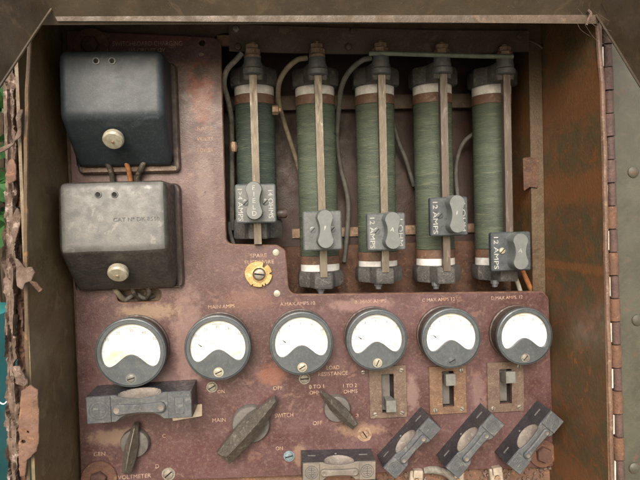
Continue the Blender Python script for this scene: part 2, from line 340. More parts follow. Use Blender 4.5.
# ================================================================== CABINET
XL = P(25.5, 240, 100).x; XR = P(603, 240, 100).x
YT = P(320, 24, -10).y + 4          # top at the back
YF = P(320, 21, 95).y + 3           # top at the front lip: the roof slopes down towards the opening
YB = -296
cab = thing('steel_cabinet', 'rusty olive steel switchboard cabinet with hinged hood and open front, holding all the gear', 'cabinet')
def hrim(y): return 98 + (165-y)*.014
def wall_mesh(x0, x1, mi=0):
    """side wall: upper edge follows the slope under the hood"""
    bm = B(); n = 26
    prof = [(-82, YB), (hrim(YB), YB), (98, YF-1), (-10, YT-1), (-82, YT-1)]
    a = [bm.verts.new((x0, y, z)) for z, y in prof]; b = [bm.verts.new((x1, y, z)) for z, y in prof]
    bm.faces.new(a); bm.faces.new(b[::-1])
    for i in range(5): bm.faces.new((a[i], a[(i+1)%5], b[(i+1)%5], b[i]))
    return bm
obj('side_wall', wall_mesh(XL-2.5, XL), 'wall_l', cab)
obj('side_wall', wall_mesh(XR, XR+2.5), 'wall_r', cab)
bm = B()
for x_ in (XL-2.5, XR+2.5): [bm.verts.new((x_, y, z)) for z, y in ((-82, YT), (-10, YT), (98, YF), (98, YF+2.5), (-10, YT+2.5), (-82, YT+2.5))]
bm.verts.ensure_lookup_table(); v_ = bm.verts[:]
bm.faces.new(v_[:6]); bm.faces.new(v_[6:][::-1])
for i in range(6): bm.faces.new((v_[i], v_[(i+1)%6], v_[6+(i+1)%6], v_[6+i]))
obj('top_wall', bm, 'frame', cab)
bm = B(); box(bm, XL-2.5, XR+2.5, YB-3, YB, -82, 104); obj('bottom_wall', bm, 'wall_r', cab)
bm = B(); box(bm, XL, XR, YB, YT-2, -84, -78); obj('back_board', bm, 'back', cab)
# back rail and ledge seen between the resistors
bm = B(); a = P(226, 97, -66); b = P(520, 107, -66); box(bm, a.x, b.x, b.y, a.y, -77, -64)
obj('back_rail', bm, 'bracket', cab, bevel=.8)
bm = B(); a = P(226, 249, -70); b = P(530, 300, -70); box(bm, a.x, b.x, b.y, a.y, -77, -68); obj('back_rail', bm, 'rust_d', cab, bevel=.6)
bm = B(); a = P(292, 229, -76); b = P(530, 230.5, -76); box(bm, a.x, b.x, b.y, a.y, -77.5, -75); obj('seam_wire', bm, 'nut', cab)
# mounting frame with a round-cornered opening
fl = P(531, 150, -9).x; ft = P(400, 24, -9).y; fb = P(400, 300, -9).y; fl0 = P(232, 100, -9).x
bm = B()
plate(bm, [(XL, YB), (XR, YB), (XR, YT-2), (XL, YT-2)], [rrect(P(215, 100, -9).x, fl, fb-20, P(400, 32, -9).y, 13, 8)], -13, -10, .6)
obj('mounting_frame', bm, 'frame', cab)
bm = B()     # pressed ridge round the frame
rr_ = [P3(x, y, -9) for x, y in ((556, 478), (550, 300), (547, 180), (545.5, 62), (541, 47), (528, 40))]
tube(bm, curve(rr_), 1.3, 8); obj('frame_ridge', bm, 'frame', cab)
# recess side walls
bm = B(); box(bm, fl, fl+2, fb-20, ft, -78, -13); obj('recess_wall', bm, 'wall_r', cab)
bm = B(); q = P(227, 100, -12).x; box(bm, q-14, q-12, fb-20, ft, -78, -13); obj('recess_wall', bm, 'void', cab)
# top lip, slightly wavy
bm = B(); n = 40; rows = []
for i in range(n+1):
    t = i/n; px = 51 + t*546; sag = .8*math.sin(t*3.1)+.3*math.sin(t*11)
    y0 = P(px, 21.5+t*2.5, 99).y + sag*.3; y1 = P(px, 8.5+t*3, 99).y - sag*.4; x = P(px, 15, 99).x; sh = 5 if i == 0 else 0
    rows.append([bm.verts.new((x+sh, y0, 100)), bm.verts.new((x+sh*.5, (y0+y1)/2, 100.5)), bm.verts.new((x, y1, 100)), bm.verts.new((x, y1+1, 97)), bm.verts.new((x+sh, y0+1, 97))])
for a, b in zip(rows, rows[1:]):
    for k in range(5): bm.faces.new((a[k], a[(k+1)%5], b[(k+1)%5], b[k]))
bm.faces.new(rows[0]); bm.faces.new(rows[-1])
obj('top_lip', bm, 'lip', cab, smooth=25)
bm = B(); tube(bm, curve([P3(588, 10, 104), P3(591, 14, 105), P3(588, 20, 105), P3(586.5, 25, 104)], 4), 1.1, 6); obj('rust_flake', bm, 'rust', cab)
# hood: lid plate rising from the lip, and two side gussets leaning against its ends
HZ = 168; LY = P(320, 7.5, 99).y
def hy(h): return LY + (h-97)*1.25
hood = B()
v = [(XL-6, hy(97)-13, 96.5), (XR+12, hy(97)-12, 96.5), (XR+30, hy(HZ), HZ), (XL-30, hy(HZ), HZ)]
a = [hood.verts.new(q) for q in v]; b = [hood.verts.new((q[0], q[1]+2.5, q[2]-2)) for q in v]
hood.faces.new(a); hood.faces.new(b[::-1])
for i in range(4): hood.faces.new((a[i], a[(i+1)%4], b[(i+1)%4], b[i]))
hd = obj('hood', hood, 'hood', cab)
def gusset(pa, pb, s_):
    A_, B_ = P3(*pa), P3(*pb); C_ = A_+(B_-A_)*1.2
    T0 = Vector((A_.x-s_*2, max(hy(A_.z), A_.y+8)+1, A_.z-2)); T1 = Vector((C_.x+s_*4, hy(C_.z), C_.z)); A0 = A_+(A_-B_).normalized()*7
    g = B(); q = [A0, C_, T1, T0]; f_ = [g.verts.new(p) for p in q]; b_ = [g.verts.new(p+Vector((s_*1.6, 0, -.6))) for p in q]
    g.faces.new(f_); g.faces.new(b_[::-1])
    for i in range(4): g.faces.new((f_[i], f_[(i+1)%4], b_[(i+1)%4], b_[i]))
    o = obj('gusset', g, 'hood', hd)
    g = B(); tube(g, [A0, A_.lerp(C_, .33)+Vector((0, .5, 0)), A_.lerp(C_, .66), C_], 1.1, 6); obj('hem', g, 'hood', o)
gusset((51.5, 9, 103), (0, 86, 150), -1)
gusset((599.5, 20, 104), (640.5, 86, 150), 1)
# rims
bm = B(); pts = [P3(597.5, 24, 96), P3(602, 90, 98), P3(604.5, 165, 100), P3(606, 260, 101), P3(609, 370, 102), P3(612, 500, 103)]
tube(bm, [p+Vector((math.sin(p.y*.11)*.25, 0, 0)) for p in curve(pts, 8)], 2.3, 8); obj('rim', bm, 'rim', cab)
bm = B(); pts = [P3(30, 40, 96), P3(27.5, 90, 98), P3(26, 165, 99), P3(26, 260, 100), P3(27.5, 370, 101), P3(29, 500, 102)]
tube(bm, [p+Vector((.5*noise.noise(Vector((0, p.y*.05, 0))), 0, 0)) for p in curve(pts, 14)], 1.8, 8); obj('rim', bm, 'rim_l', cab, label='ochre worn left rim')
# rusted laminated edge outside the left rim
def rough_strip(pts, w, name, m, amp=2.2, parent=None, th=3.0, seed=0, nx=6, jag=1.5):
    """pts: list of (px,py,h) down the middle; a thin ragged sheet of rust"""
    c = curve([P3(*p) for p in pts], 40); bm = B(); rows = []
    for i, p in enumerate(c):
        ww = w(i/(len(c)-1)) if callable(w) else w
        row = []
        for k in range(nx+1):
            u = k/nx-.5
            sg = -1 if k == 0 else 1
            e = (jag*noise.noise(Vector((p.y*.09, seed+sg, 0)))+.6*noise.noise(Vector((p.y*.5, seed+sg*3, 0))))*(1 if k in (0, nx) else 0)
            cell = math.floor((p.y+6*noise.noise(Vector((p.y*.03, u*2.5, seed))))/19+u*1.3+seed)
            z = amp*(noise.cell(Vector((cell+.5, math.floor(u*2.2)+.5, seed)))-.4)+amp*.5*noise.noise(Vector((u*5, p.y*.12, seed+5)))+.35*noise.noise(Vector((u*14, p.y*.7, seed+5)))
            row.append(bm.verts.new((p.x+u*ww+e*2, p.y+e*.6, p.z+z)))
        rows.append(row)
    fs = []
    for a, b in zip(rows, rows[1:]):
        for k in range(nx): fs.append(bm.faces.new((a[k], a[k+1], b[k+1], b[k])))
    r = bmesh.ops.extrude_face_region(bm, geom=fs)
    for q in r['geom']:
        if isinstance(q, bmesh.types.BMVert): q.co.z -= th
    return obj(name, bm, m, parent or cab, smooth=28)
rough_strip([(9, 62, 86), (9, 120, 88), (9.5, 200, 90), (9, 280, 91), (9.5, 360, 92), (11, 430, 92), (13, 500, 92)], lambda t: 8+1.6*math.sin(t*17), 'rusted_edge', 'rust', 3, th=4, seed=1, nx=10)
rough_strip([(19, 105, 76), (20, 170, 80), (19, 240, 80), (20, 300, 82), (21, 380, 84), (22, 500, 84)], 8, 'rusted_edge', 'rust_d', 4, th=6, seed=4, jag=2.5)
def flake(poly, h, name='rust_flake', m='rust', seed=3, tilt=0, holes=(), curl=3):
    pts = [P(x, y, h) for x, y in poly]
    pts = rpoly(pts, 1.2, 2)
    # ragged outline
    out = []
    for i, p in enumerate(pts):
        q = pts[(i+1) % len(pts)]; out.append(p); L_ = (q-p).length
        for s in range(1, int(L_/2.5)):
            w = p.lerp(q, s/int(L_/2.5)); out.append(w+Vector((noise.noise(Vector((w.x*.4, w.y*.4, seed))), noise.noise(Vector((w.y*.4, w.x*.4, seed+9)))))*.9)
    bm = B(); plate(bm, out, [[P(x, y, h)+Vector((r*math.cos(t*1.05), r*math.sin(t*1.05)*.9)) for t in range(6)] for x, y, r in holes], h-1.6, h, .4)
    bmesh.ops.triangulate(bm, faces=bm.faces[:])
    bmesh.ops.subdivide_edges(bm, edges=[e for e in bm.edges if e.calc_length() > 5], cuts=1)
    for v in bm.verts:
        v.co.z += curl*noise.noise(Vector((v.co.x*.06, v.co.y*.05, seed)))+1.0*noise.noise(Vector((v.co.x*.3, v.co.y*.3, seed)))
    return obj(name, bm, m, cab, smooth=60)
flake([(21, 391), (30, 385), (38, 390), (39, 440), (36, 452), (27, 460), (25, 476), (19, 478), (18, 450), (19, 420)], 108, m='rust_o', seed=3, holes=((28, 432, 1.3), (22.5, 442.5, 1.9)))
flake([(12, 366), (20, 366), (24, 374), (28, 384), (24, 387), (16, 384)], 110, m='rust', seed=6)
flake([(13, 258), (17, 259), (23, 268), (30, 267), (34, 273), (31, 281), (25, 283), (24, 290), (18, 286), (15, 276)], 108, m='rust', seed=8, curl=6)
flake([(28, 280), (36, 282), (42, 290), (38, 293), (33, 287)], 107, m='rust_d', seed=9, curl=5)
flake([(12, 143), (17, 130), (16, 118), (19, 110), (24, 109), (21, 120), (20, 135), (10, 147), (4, 150), (-2, 153), (-2, 147)], 106, m='rust', seed=11, curl=6)
flake([(8, 160), (13, 158), (16, 165), (16, 180), (9, 184), (5, 176)], 98, m='rust_o', seed=12)
flake([(13, 214), (17, 206), (20, 214), (18, 232), (14, 246), (12, 236)], 98, m='rust', seed=13, curl=5)
# door swung open beyond the hinge
door = B(); x0 = P(617, 240, 92).x
pts = [(x0, YB), (x0+330, YB), (x0+330, YT-10), (x0, YT-10)]
plate(door, rpoly(pts, 2), (), 82, 85, .8)
dr = obj('door', door, 'door', cab)
for (x, y) in ((633, 172), (637, 320), (634, 468)):
    q = P(x, y, 85); bm = B(); lathe(bm, [(5.2, 85), (5, 86), (3.6, 87), (0, 87.6)], (q.x, q.y, 0), 20); obj('rivet', bm, 'door', dr)
hl = B(); tube(hl, [P3(612+(y-240)*.03, y, 90) for y in range(26, 521, 30)], 3.6, 10)
hg = obj('hinge', hl, 'hinge_p', cab)
y = 22
i = 0
while y < 500:
    cx = 611.8+(y-240)*.030
    L_ = 23
    bm = B(); tube(bm, [P3(cx, y+.6, 92), P3(cx+.35, y+12, 92), P3(cx+.7, y+L_-.6, 92)], 5.3, 12)
    obj('knuckle', bm, 'hinge_o' if y > 170 else 'hinge_p', hg)
    bm = B(); tube(bm, [P3(cx+1.6, y+L_+.6, 92), P3(cx+2.4, y+45.4, 92)], 4.1, 12); obj('knuckle', bm, 'hinge_p', hg)
    bm = B(); a = P(cx-3.6, y+L_+2, 94); b = P(cx-2.2, y+44, 94); box(bm, a.x, b.x+.4, b.y, a.y, 92, 94.4); obj('gap_daylight', bm, 'gaplight_lead', hg, bevel=.3)  # pale strip stands in for daylight showing through the hinge gap
    y += 46; i += 1
# bracket the resistor studs pass
bm = B(); n = 30; rows = []
for i in range(n+1):
    t = i/n; px = 229+t*300
    top = 24+ 5*math.sin(min(t*1.2, 1)*1.5)+ (t*2); bot = 51+3*math.sin(t*3)
    h = -5 + 1.2*math.sin(t*9)
    p, q = P(px, top, h), P(px, bot, h)
    rows.append([bm.verts.new((p.x, p.y, h)), bm.verts.new((q.x, q.y, h)), bm.verts.new((q.x, q.y, h-2.5)), bm.verts.new((p.x, p.y, h-2.5))])
for a, b in zip(rows, rows[1:]):
    for k in range(4): bm.faces.new((a[k], a[(k+1)%4], b[(k+1)%4], b[k]))
bm.faces.new(rows[0]); bm.faces.new(rows[-1])
brk = obj('stud_bracket', bm, 'bracket', cab)
for x, y in ((236, 29), (353, 31), (348.5, 47), (520, 36), (238, 47)):
    q = P(x, y, -4); screw(brk, q.x, q.y, -4.5, 3.4, 2.2, 'bracket' if y != 29 else 'steel', slot=False, name='rivet')
bm = B(); a = P(217, 36, -8); b = P(231, 46, -8); box(bm, a.x, b.x, b.y, a.y, -10, -6); obj('clip', bm, 'rust_o', cab, bevel=1)
# rust patch on the frame, lower rusty shelf
flk = [(523, 158), (531, 157), (539, 159), (538, 188), (530, 187), (524, 191)]
bm = B(); plate(bm, rpoly([P(x, y, -8) for x, y in flk], 1), (), -9.6, -8, .3); obj('rust_flake', bm, 'rust_d', cab)
bm = B(); a = P(60, 462, -11); b = P(556, 520, -11); n = 60
box(bm, a.x, b.x, YB, P(300, 465, -9).y, -9.8, -8.4)
bmesh.ops.subdivide_edges(bm, edges=bm.edges[:], cuts=20, use_grid_fill=True)
for v in bm.verts:
    if v.co.z > -9: v.co.z += 2.6*max(0, noise.noise(Vector((v.co.x*.06, v.co.y*.09, 2))))
obj('lower_rail', bm, 'rust_o', cab, smooth=60)
# rust crumbs at the foot of the panel
cr = B()
for i in range(260):
    px = random.uniform(350, 556); py = random.uniform(466, 486) if px < 545 else random.uniform(440, 484)
    q = P3(px, py, -6); r = random.uniform(.5, 2.0)
    res = bmesh.ops.create_icosphere(cr, subdivisions=1, radius=r, matrix=Matrix.Translation(q+Vector((0, 0, r*.3))))
    for v in res['verts']: v.co += Vector((random.uniform(-.4, .4), random.uniform(-.4, .4), random.uniform(-.4, .4)))*r
o = obj('rust_crumbs', cr, 'rust', None, smooth=20, world=True)
o['kind'] = 'stuff'; o['label'] = 'loose crumbs of rust lying along the lower rail under the maroon panel'; o['category'] = 'rust crumbs'

# ================================================================== SWITCH PANEL
pan = thing('switch_panel', 'L-shaped maroon bakelite panel with engraved lettering that carries the meters and switches', 'panel')
out_px = [(66, 30), (214, 37), (221, 44), (226.5, 244), (277, 245), (285.5, 250), (289, 294.5), (543, 291.5), (549, 298), (554, 467), (300, 476), (81, 484)]
outer = rpoly([P(x, y) for x, y in out_px], [3, 6, 6, 8, 6, 6, 10, 8, 7, 4, 1, 4], 6)
toggles = [(388, 394, 370, 406, 365, 419, 382.5, 393.5, 374, 413), (448, 389, 430, 466, 365, 415, 443, 453.5, 371, 407), (506, 386, 488, 523.5, 361, 413, 500, 511.5, 369, 404)]
holes = [circ(*P(202, 43), 3.3, 16)]
a, b = P(117, 303, 0), P(161, 289, 0); holes.append(rrect(a.x, b.x, a.y, b.y, 6, 5))
for t in toggles:
    a, b = P(t[6], t[9], 0), P(t[7], t[8], 0); holes.append(rrect(a.x-1, b.x+1, a.y-1, b.y+1, .5, 1))
bm = B(); plate(bm, outer, holes, -8, 0, .9, 0, 1)
obj('board', bm, ['panel', 'panel_edge'], pan)
bm = B(); a, b = P(112, 306, -9), P(166, 286, -9); box(bm, a.x, b.x, a.y, b.y, -40, -14); obj('cavity', bm, 'void', pan)
for t in toggles:
    a, b = P(t[6], t[9], 0), P(t[7], t[8], 0); bm = B(); box(bm, a.x-3, b.x+3, a.y-3, b.y+3, -18, -8.3); obj('cavity', bm, 'void', pan)
def ptext(s, px, py, w, h, **k):
    q = P(px, py, 0); return text(s, pan, q.x, q.y, 0, w, h, **k)
for s, x, y, w, h in (("SWITCHBOARD CHARGING", 147.5, 43.5, 66, 4.3), ("165 CIRCUIT 12V", 147, 50, 34, 3.6), ("RAISE", 205, 128.5, 15, 3.6), ("VOLTS", 205, 139, 16, 3.6), ("LOWER", 205.5, 150, 15, 3.6),
    ("MAIN AMPS", 221.5, 306.5, 26, 3.6), ("A.MAX.AMPS.10.", 298, 303.5, 36, 3.4), ("B. MAX AMPS", 370.5, 301.3, 32, 3.4), ("C MAX AMPS 12", 438.5, 299.6, 34, 3.4), ("D.MAX AMPS. 12", 507, 297.5, 33, 3.4),
    ("SPARE", 258.5, 255.5, 16.5, 3.8), ("FUSE WIRE", 259.5, 262, 29, 3.8), ("LOAD", 333, 367.5, 13, 3.8), ("RESISTANCE", 333, 373.5, 30, 3.8), ("0 TO 1", 316.5, 386.5, 15, 3.8), ("OHM", 315, 392.5, 11, 3.8),
    ("1 TO 2", 350, 385.5, 14, 3.8), ("OHMS", 350.5, 391.3, 14, 3.8), ("OFF", 277.8, 388, 9.5, 3.8), ("MAIN", 219, 420, 13, 3.8), ("SWITCH", 284, 415.3, 18.5, 4.2), ("C", 218.7, 452.2, 3, 3.6), ("OFF", 317.5, 423, 9.5, 4),
    ("ON", 279.3, 448.3, 7, 3.8), ("ON", 221, 391.5, 7, 3.4), ("GEN", 99.5, 454, 11, 4), ("VOLTMETER", 134.5, 476.5, 32, 4), ("C", 164, 436, 3, 3.6), ("D", 157.3, 466.2, 3.4, 4), ("3", 357.3, 415.3, 2.6, 3.4), ("C", 200, 482, 3, 3)):
    ptext(s, x, y, w, h)
for x, y, r, m, w, an in ((212, 387, 4.3, 'steel', 5.4, .5), (304.5, 378.5, 4.6, 'steel', 5.6, 0), (289, 456, 4.4, 'blue_steel', 5.5, .2), (168.5, 474, 5, 'steel', 6.6, .7), (364.5, 434, 4.4, 'nut', 7.6, -1.0), (363, 372, 2.5, 'steel', None, 0)):
    q = P(x, y, 0); screw(pan, q.x, q.y, 0, r, 1.8, m, an, washer=w)
for x, y in ((276, 252.5), (277, 294)):
    q = P(x, y, 0)
    if y > 290: q = P(277, 293.5, 0)
    bm = B(); lathe(bm, [(3.4, 0), (3.3, .7), (2.2, 1.2), (0, 1.3)], (q.x, q.y, 0), 18); obj('rivet', bm, 'pale', pan)
bm = B(); lathe(bm, [(3.3, .2), (4.2, .2), (4.4, .6), (3.4, .7)], (*P(202, 43), 0), 20); obj('eyelet', bm, 'bolt', pan)
bm = B(); plate(bm, rpoly([P(x, y) for x, y in ((198, 54), (201, 52.5), (204.5, 54), (203, 56), (200, 56.3))], .5, 2), (), 0, .2, .05); obj('chip', bm, 'nut', pan)

# corner fixing washers with bolts
for k, (x, y, lab) in enumerate(((91.5, 46, 'rusty round washer half hidden behind the top of the upper cover box'), (99.5, 478, 'rusty washer and hexagon bolt under the word GEN'), (542, 453, 'rusty washer and hexagon bolt behind the fuse holder nearest the hinge'))):
    q = P(x, y, 0)
    t = thing('fixing_bolt', lab, 'bolt', q.x, q.y, 0, .3*k, 'rusty bolts fixing the panel corners')
    wr = (16.5, 17, 14.5)[k]; bm = B(); lathe(bm, [(7, .2), (wr, .2), (wr+.4, 1.2), (wr-.2, 2.2), (7, 2.8)], n=40); obj('washer', bm, 'bolt', t)
    bm = B(); lathe(bm, [(8.5, 2.8), (8.5, 6), (7.6, 7.2), (0, 7.6)], n=6); obj('bolt_head', bm, 'hexbolt', t, bevel=.6)
# spare fuse wire ring
q = P(259.3, 274, 0)
t = thing('fuse_wire_spool', 'notched brass ring of spare fuse wire held by a slotted screw', 'fuse wire', q.x, q.y)
prof = []
rs = [13.5, 14, 14.6, 14.8, 14.2, 13.2, 12.6, 12.2, 12.8, 13.4, 12.9, 13, 13, 12.2, 11.8, 11.4]
nn = 96; ring = []
for i in range(nn):
    a = 2*math.pi*i/nn; deg = math.degrees(a)
    r = 12.8 + 1.8*math.exp(-((deg-160)/45)**2) + .9*math.exp(-((deg-232)/14)**2)
    for d, w in ((2, 3), (58, 8), (300, 3), (285, 2), (235, 2)):
        if abs(deg-d) < w: r -= 2.6 if w < 6 else 4.5
    ring.append(Vector((r*math.cos(a), r*math.sin(a))))
bm = B(); plate(bm, ring, [circ(0, 0, 7, 24)], .2, 3.6, .4); obj('ring', bm, 'brass', t)
bm = B(); lathe(bm, [(8, 3.4), (7.8, 4.4), (6.6, 4.6), (6.4, 2), (5, 2)], n=28); obj('inner_ring', bm, 'brass', t)
bm = B(); lathe(bm, [(6.4, .2), (6.4, 2.2), (0, 2.2)], n=24); obj('washer', bm, 'bolt', t)
screw(t, 0, 0, 2.2, 5.6, 2.4, 'steel', -.15)

# ================================================================== COVER BOXES
def cover(lab, L0, R0_, top, ridge, bot, knob, eyes, dusty, flange):
    HH = 56
    xl = P(L0[0], L0[1], 10).x; xr = P(R0_[0], R0_[1], 10).x
    yt = P(115, top, 53).y; yr = P(115, ridge, HH).y; yb = P(120, bot, 10).y
    cx = (xl+xr)/2
    t = thing('cover_box', lab, 'cover box', cx, yb, 0, 0, 'bakelite cover boxes on the panel')
    w = (xr-xl)/2; H_ = yt-yb; hr = yr-yb
    bm = B()
    prof = [(0, 4), (0, 12), (hr, HH), (H_, HH-4), (H_, 4)]
    pf = rpoly(prof, [0, 9, 13, 9, 0], 8)
    mid = [sum(p.x for p in pf)/len(pf), sum(p.y for p in pf)/len(pf)]
    rows = []; rb = 7
    for q in range(7):
        a = math.pi/2*q/6; o2 = offs(pf, rb*(1-math.sin(a)))
        rows.append((-w+rb*(1-math.cos(a)), o2))
    rows += [(-w+rb+(2*w-2*rb)*q/8, pf) for q in range(1, 8)] + [(-x, o2) for x, o2 in rows[::-1]]
    rv_ = [[bm.verts.new((x, p.x, max(p.y, 4))) for p in o2] for x, o2 in rows]; k = len(pf)
    for a, b in zip(rv_, rv_[1:]):
        for i in range(k):
            f = bm.faces.new((a[i], a[(i+1)%k], b[(i+1)%k], b[i]))
            c_ = f.calc_center_median()
            if dusty and c_.y > hr-1 and c_.z > HH-7.5 and abs(c_.x) < w-3: f.material_index = 1
    bm.faces.new(rv_[0]); bm.faces.new(rv_[-1])
    for v in bm.verts: v.co += Vector((noise.noise(v.co*.03)*.6, noise.noise(v.co*.035+Vector((5, 0, 0)))*.6, noise.noise(v.co*.03+Vector((0, 9, 0)))*.5))
    sh = obj('shell', bm, ['box_b', 'box_b_top'] if dusty else ['box_a'], t, smooth=60)
    bm = B(); plate(bm, rrect(-w-1, w+5, -flange, H_, 7), (), .2, 6, 1.5); obj('mounting_base', bm, 'case' if not dusty else 'case', t)
    bm = B(); plate(bm, rrect(-w+3, w+2, -flange+1.5, -.5, 1.5), (), 4, 7, .5); obj('gasket', bm, 'toggle_q', t)
    # knob on the sloping face
    kx, ky = P(*knob, 46); kx -= cx; ky -= yb
    z = 12+(HH-12)*ky/hr
    n_ = Vector((0, -(HH-12)*.8, hr)).normalized()
    bm = B(); lathe(bm, [(3, -3), (3, 3), (8.6, 3.2), (9.3, 5), (9.3, 8.5), (8, 10.2), (3, 10.8), (0, 10.8)], n=36)
    rot = Vector((0, 0, 1)).rotation_difference(n_).to_matrix()
    for v in bm.verts: v.co = rot @ v.co + Vector((kx, ky, z))
    ko = obj('thumb_nut', bm, 'pale', t)
    bm = B(); lathe(bm, [(0, 10.4), (1.3, 10.6), (1.1, 12), (0, 12.2)], n=12)
    for v in bm.verts: v.co = rot @ v.co + Vector((kx, ky, z))
    obj('centre_pin', bm, 'nut', ko)
    for ex, ey in eyes:
        p = P(ex, ey, HH-3); u, w_ = p.x-cx, p.y-yb; z = HH-3.2+ (hr+5-w_)*.0
        zz = HH - (w_-hr)/(H_-hr)*4
        bm = B(); lathe(bm, [(2.0, zz-.5), (3.3, zz-.2), (3.1, zz+.7), (2.2, zz+.8), (1.9, zz-.2)], (u, w_, 0), 20); eo = obj('eyelet', bm, 'bezel', t)
        bm = B(); lathe(bm, [(2.2, zz+.15), (0, zz+.15)], (u, w_, 0), 16); obj('hole', bm, 'void', eo)
    return t, cx, yb, w, hr, H_
c1 = cover('shiny blue-black bakelite cover box, the upper one, with a pale knob', (77, 160), (174, 160), 49, 116, 166, (113, 134), ((96, 61), (112, 61)), False, 7)
c2 = cover('bakelite cover box with thick grey dust on its face, below the shiny one', (76, 285), (178, 285), 181, 250, 289, (117, 268), ((98, 194.5), (114.5, 194.5)), True, 1.5)
t, cx, yb, w, hr, H_ = c2
q = P(136, 219, 56); text("CAT Nº DK 8550", t, q.x-cx, q.y-yb, 56-(q.y-yb-hr)/(H_-hr)*4+.15, 40, 3.4, m='bezel', ext=.3)
t1 = c1[0]
def lead(root, cx, yb, pts, r, m, name='lead'):
    bm = B(); tube(bm, [p-Vector((cx, yb, 0)) for p in curve([P3(*p) for p in pts], 6)], r, 10); return obj(name, bm, m, root, smooth=60)
lead(t1, c1[1], c1[2], [(107, 163, 12), (110, 169, 10), (112, 176, 6), (113, 186, 2)], 2.6, 'cable_k')
lead(t1, c1[1], c1[2], [(126, 162, 12), (128, 168, 11), (130, 177, 6), (131, 186, 2)], 2.4, 'cable_o')
lead(t1, c1[1], c1[2], [(144, 162, 12), (141, 169, 11), (138, 176, 6), (138, 186, 2)], 2.8, 'cable_k')
lead(c2[0], cx, yb, [(112, 284, 6), (117, 292, 4), (124, 299, -4), (136, 301, -14)], 2.8, 'cable_t')
lead(c2[0], cx, yb, [(132, 286, 4), (134, 293, 2), (140, 299, -8)], 2.6, 'cable_k')
lead(c2[0], cx, yb, [(148, 286, 4), (149, 293, 2), (146, 299, -8)], 2.6, 'cable_k')
lead(c2[0], cx, yb, [(126, 300, -4), (136, 294, -2), (144, 298, -4), (154, 296, -10)], 2.2, 'cable_g')

# ================================================================== METERS
def window(r):
    W_ = .84*r; yl = -.33*r; pts = []
    a0 = math.asin(yl/W_)
    for i in range(33):
        a = a0 + (math.pi-2*a0)*i/32
        pts.append(Vector((W_*math.cos(a), W_*math.sin(a)+.0)))
    wb = .56*r; yt = -.05*r; ylow = yl-.09*r
    for i in range(1, 24):
        x = -W_*math.cos(a0) + 2*W_*math.cos(a0)*i/24
        y = ylow if abs(x) > wb else ylow+(yt-ylow)*(.5+.5*math.cos(math.pi*x/wb))**.72
        pts.append(Vector((x, y)))
    for _ in range(3):      # soften the two lower lobes
        q = []
        for i in range(len(pts)):
            a, b, c = pts[i-1], pts[i], pts[(i+1) % len(pts)]
            q.append(b*.5+(a+c)*.25)
        pts = q
    return pts
def meter(px, py, rpx, lab, unit, nums, needle=True, HF=24, tilt=0, face_screw='steel', warm=.2):
    c = P(px, py, HF); r = rpx*(600-HF)/600
    t = thing('round_meter', lab, 'meter', c.x, c.y, 0, tilt, 'row of round panel meters')
    bm = B(); lathe(bm, [(r*.99, .2), (r*.99, 3), (r*.95, 3.6), (r*.95, HF-6), (r*.97, HF-5), (0, HF-5)], n=64); obj('case', bm, 'case', t)
    bz = B(); lathe(bz, [(r*.95, HF-5), (r, HF-4.4), (r, HF-1.4), (r*.985, HF-.5), (r*.95, HF)], n=64); 
    plate(bz, circ(0, 0, r*.95, 64), [window(r)], HF-3.2, HF-.01, .5)
    bzo = obj('bezel', bz, 'bezel', t)
    d = B(); plate(d, circ(0, 0, r*.9, 48), (), HF-4.8, HF-3.6, .1); dl = obj('dial', d, ['dial'], t)
    # printed scale: arc of ticks, numbers, caption
    s = B(); z = HF-3.58; C0 = Vector((0, -.42*r)); 
    for k in range(31):
        a = rad(150-120*k/30); big = k % 5 == 0
        r0 = .86*r; r1 = r0+(.07 if big else .035)*r; wd = .08 if not big else .16
        u = Vector((math.cos(a), math.sin(a))); n_ = Vector((-u.y, u.x))*wd
        q = [C0+u*r0-n_, C0+u*r1-n_, C0+u*r1+n_, C0+u*r0+n_]
        s.faces.new([s.verts.new((v.x, v.y, z)) for v in q])
    obj('scale_marks', s, 'ink', dl)
    for k, n_ in enumerate(nums):
        a = rad(150-120*k/(len(nums)-1)); u = C0+Vector((math.cos(a), math.sin(a)))*r*1.04
        if (u.length < .8*r): text(n_, dl, u.x, u.y, z, None, .085*r, m='ink', name='numeral', ext=.04)
    text(unit, dl, 0, .70*r, z, .32*r, .055*r, m='ink', ext=.04)
    if needle:
        a = rad(180-41)
        n1 = B(); u = Vector((math.cos(a), math.sin(a))); w_ = Vector((-u.y, u.x))
        b0 = Vector((-.54*r, .08*r)); 
        q = [b0-u*1.4*1.5-w_*.55, b0+u*1.6*1.5-w_*.12, b0+u*1.6*1.5+w_*.12, b0-u*1.4*1.5+w_*.55]
        plate(n1, q, (), z+.1, z+.5, .02)
        obj('needle', n1, 'needle', dl)
    for sx in (-.62, .62):
        m1 = B(); lathe(m1, [(0, z-.1), (.055*r, z-.1), (.05*r, z+.35), (0, z+.4)], (sx*r, -.18*r, 0), 12)
        obj('dial_screw', m1, 'dial_edge', dl)
    gl = B(); gp = offs(window(r), -.6); gl.faces.new([gl.verts.new((p.x, p.y, HF-2.2)) for p in gp]); obj('glass', gl, 'glass', t)
    so = screw(t, 0, -.74*r, HF-.6, .12*r, 1.3, face_screw, random.uniform(-1, 1.4), washer=.15*r)
    return t
N5 = ['0', '2', '4', '6', '8', '10', '12']
meter(130.5, 353, 34.3, 'round voltmeter right above the wide grey fuse holder, blank white dial', 'VOLTS', ['0', '10', '20', '30', '40', '50', '60'], needle=False, face_screw='lever', tilt=-.02)
meter(217.7, 348, 32.8, 'round meter under the words MAIN AMPS with a yellowed dial', 'AMPERES', ['0', '10', '20', '30', '40', '50', '60'], face_screw='pale')
meter(301.5, 343.7, 32.2, 'round meter under A MAX AMPS 10, directly above LOAD RESISTANCE', 'AMPERES', N5, face_screw='pale')
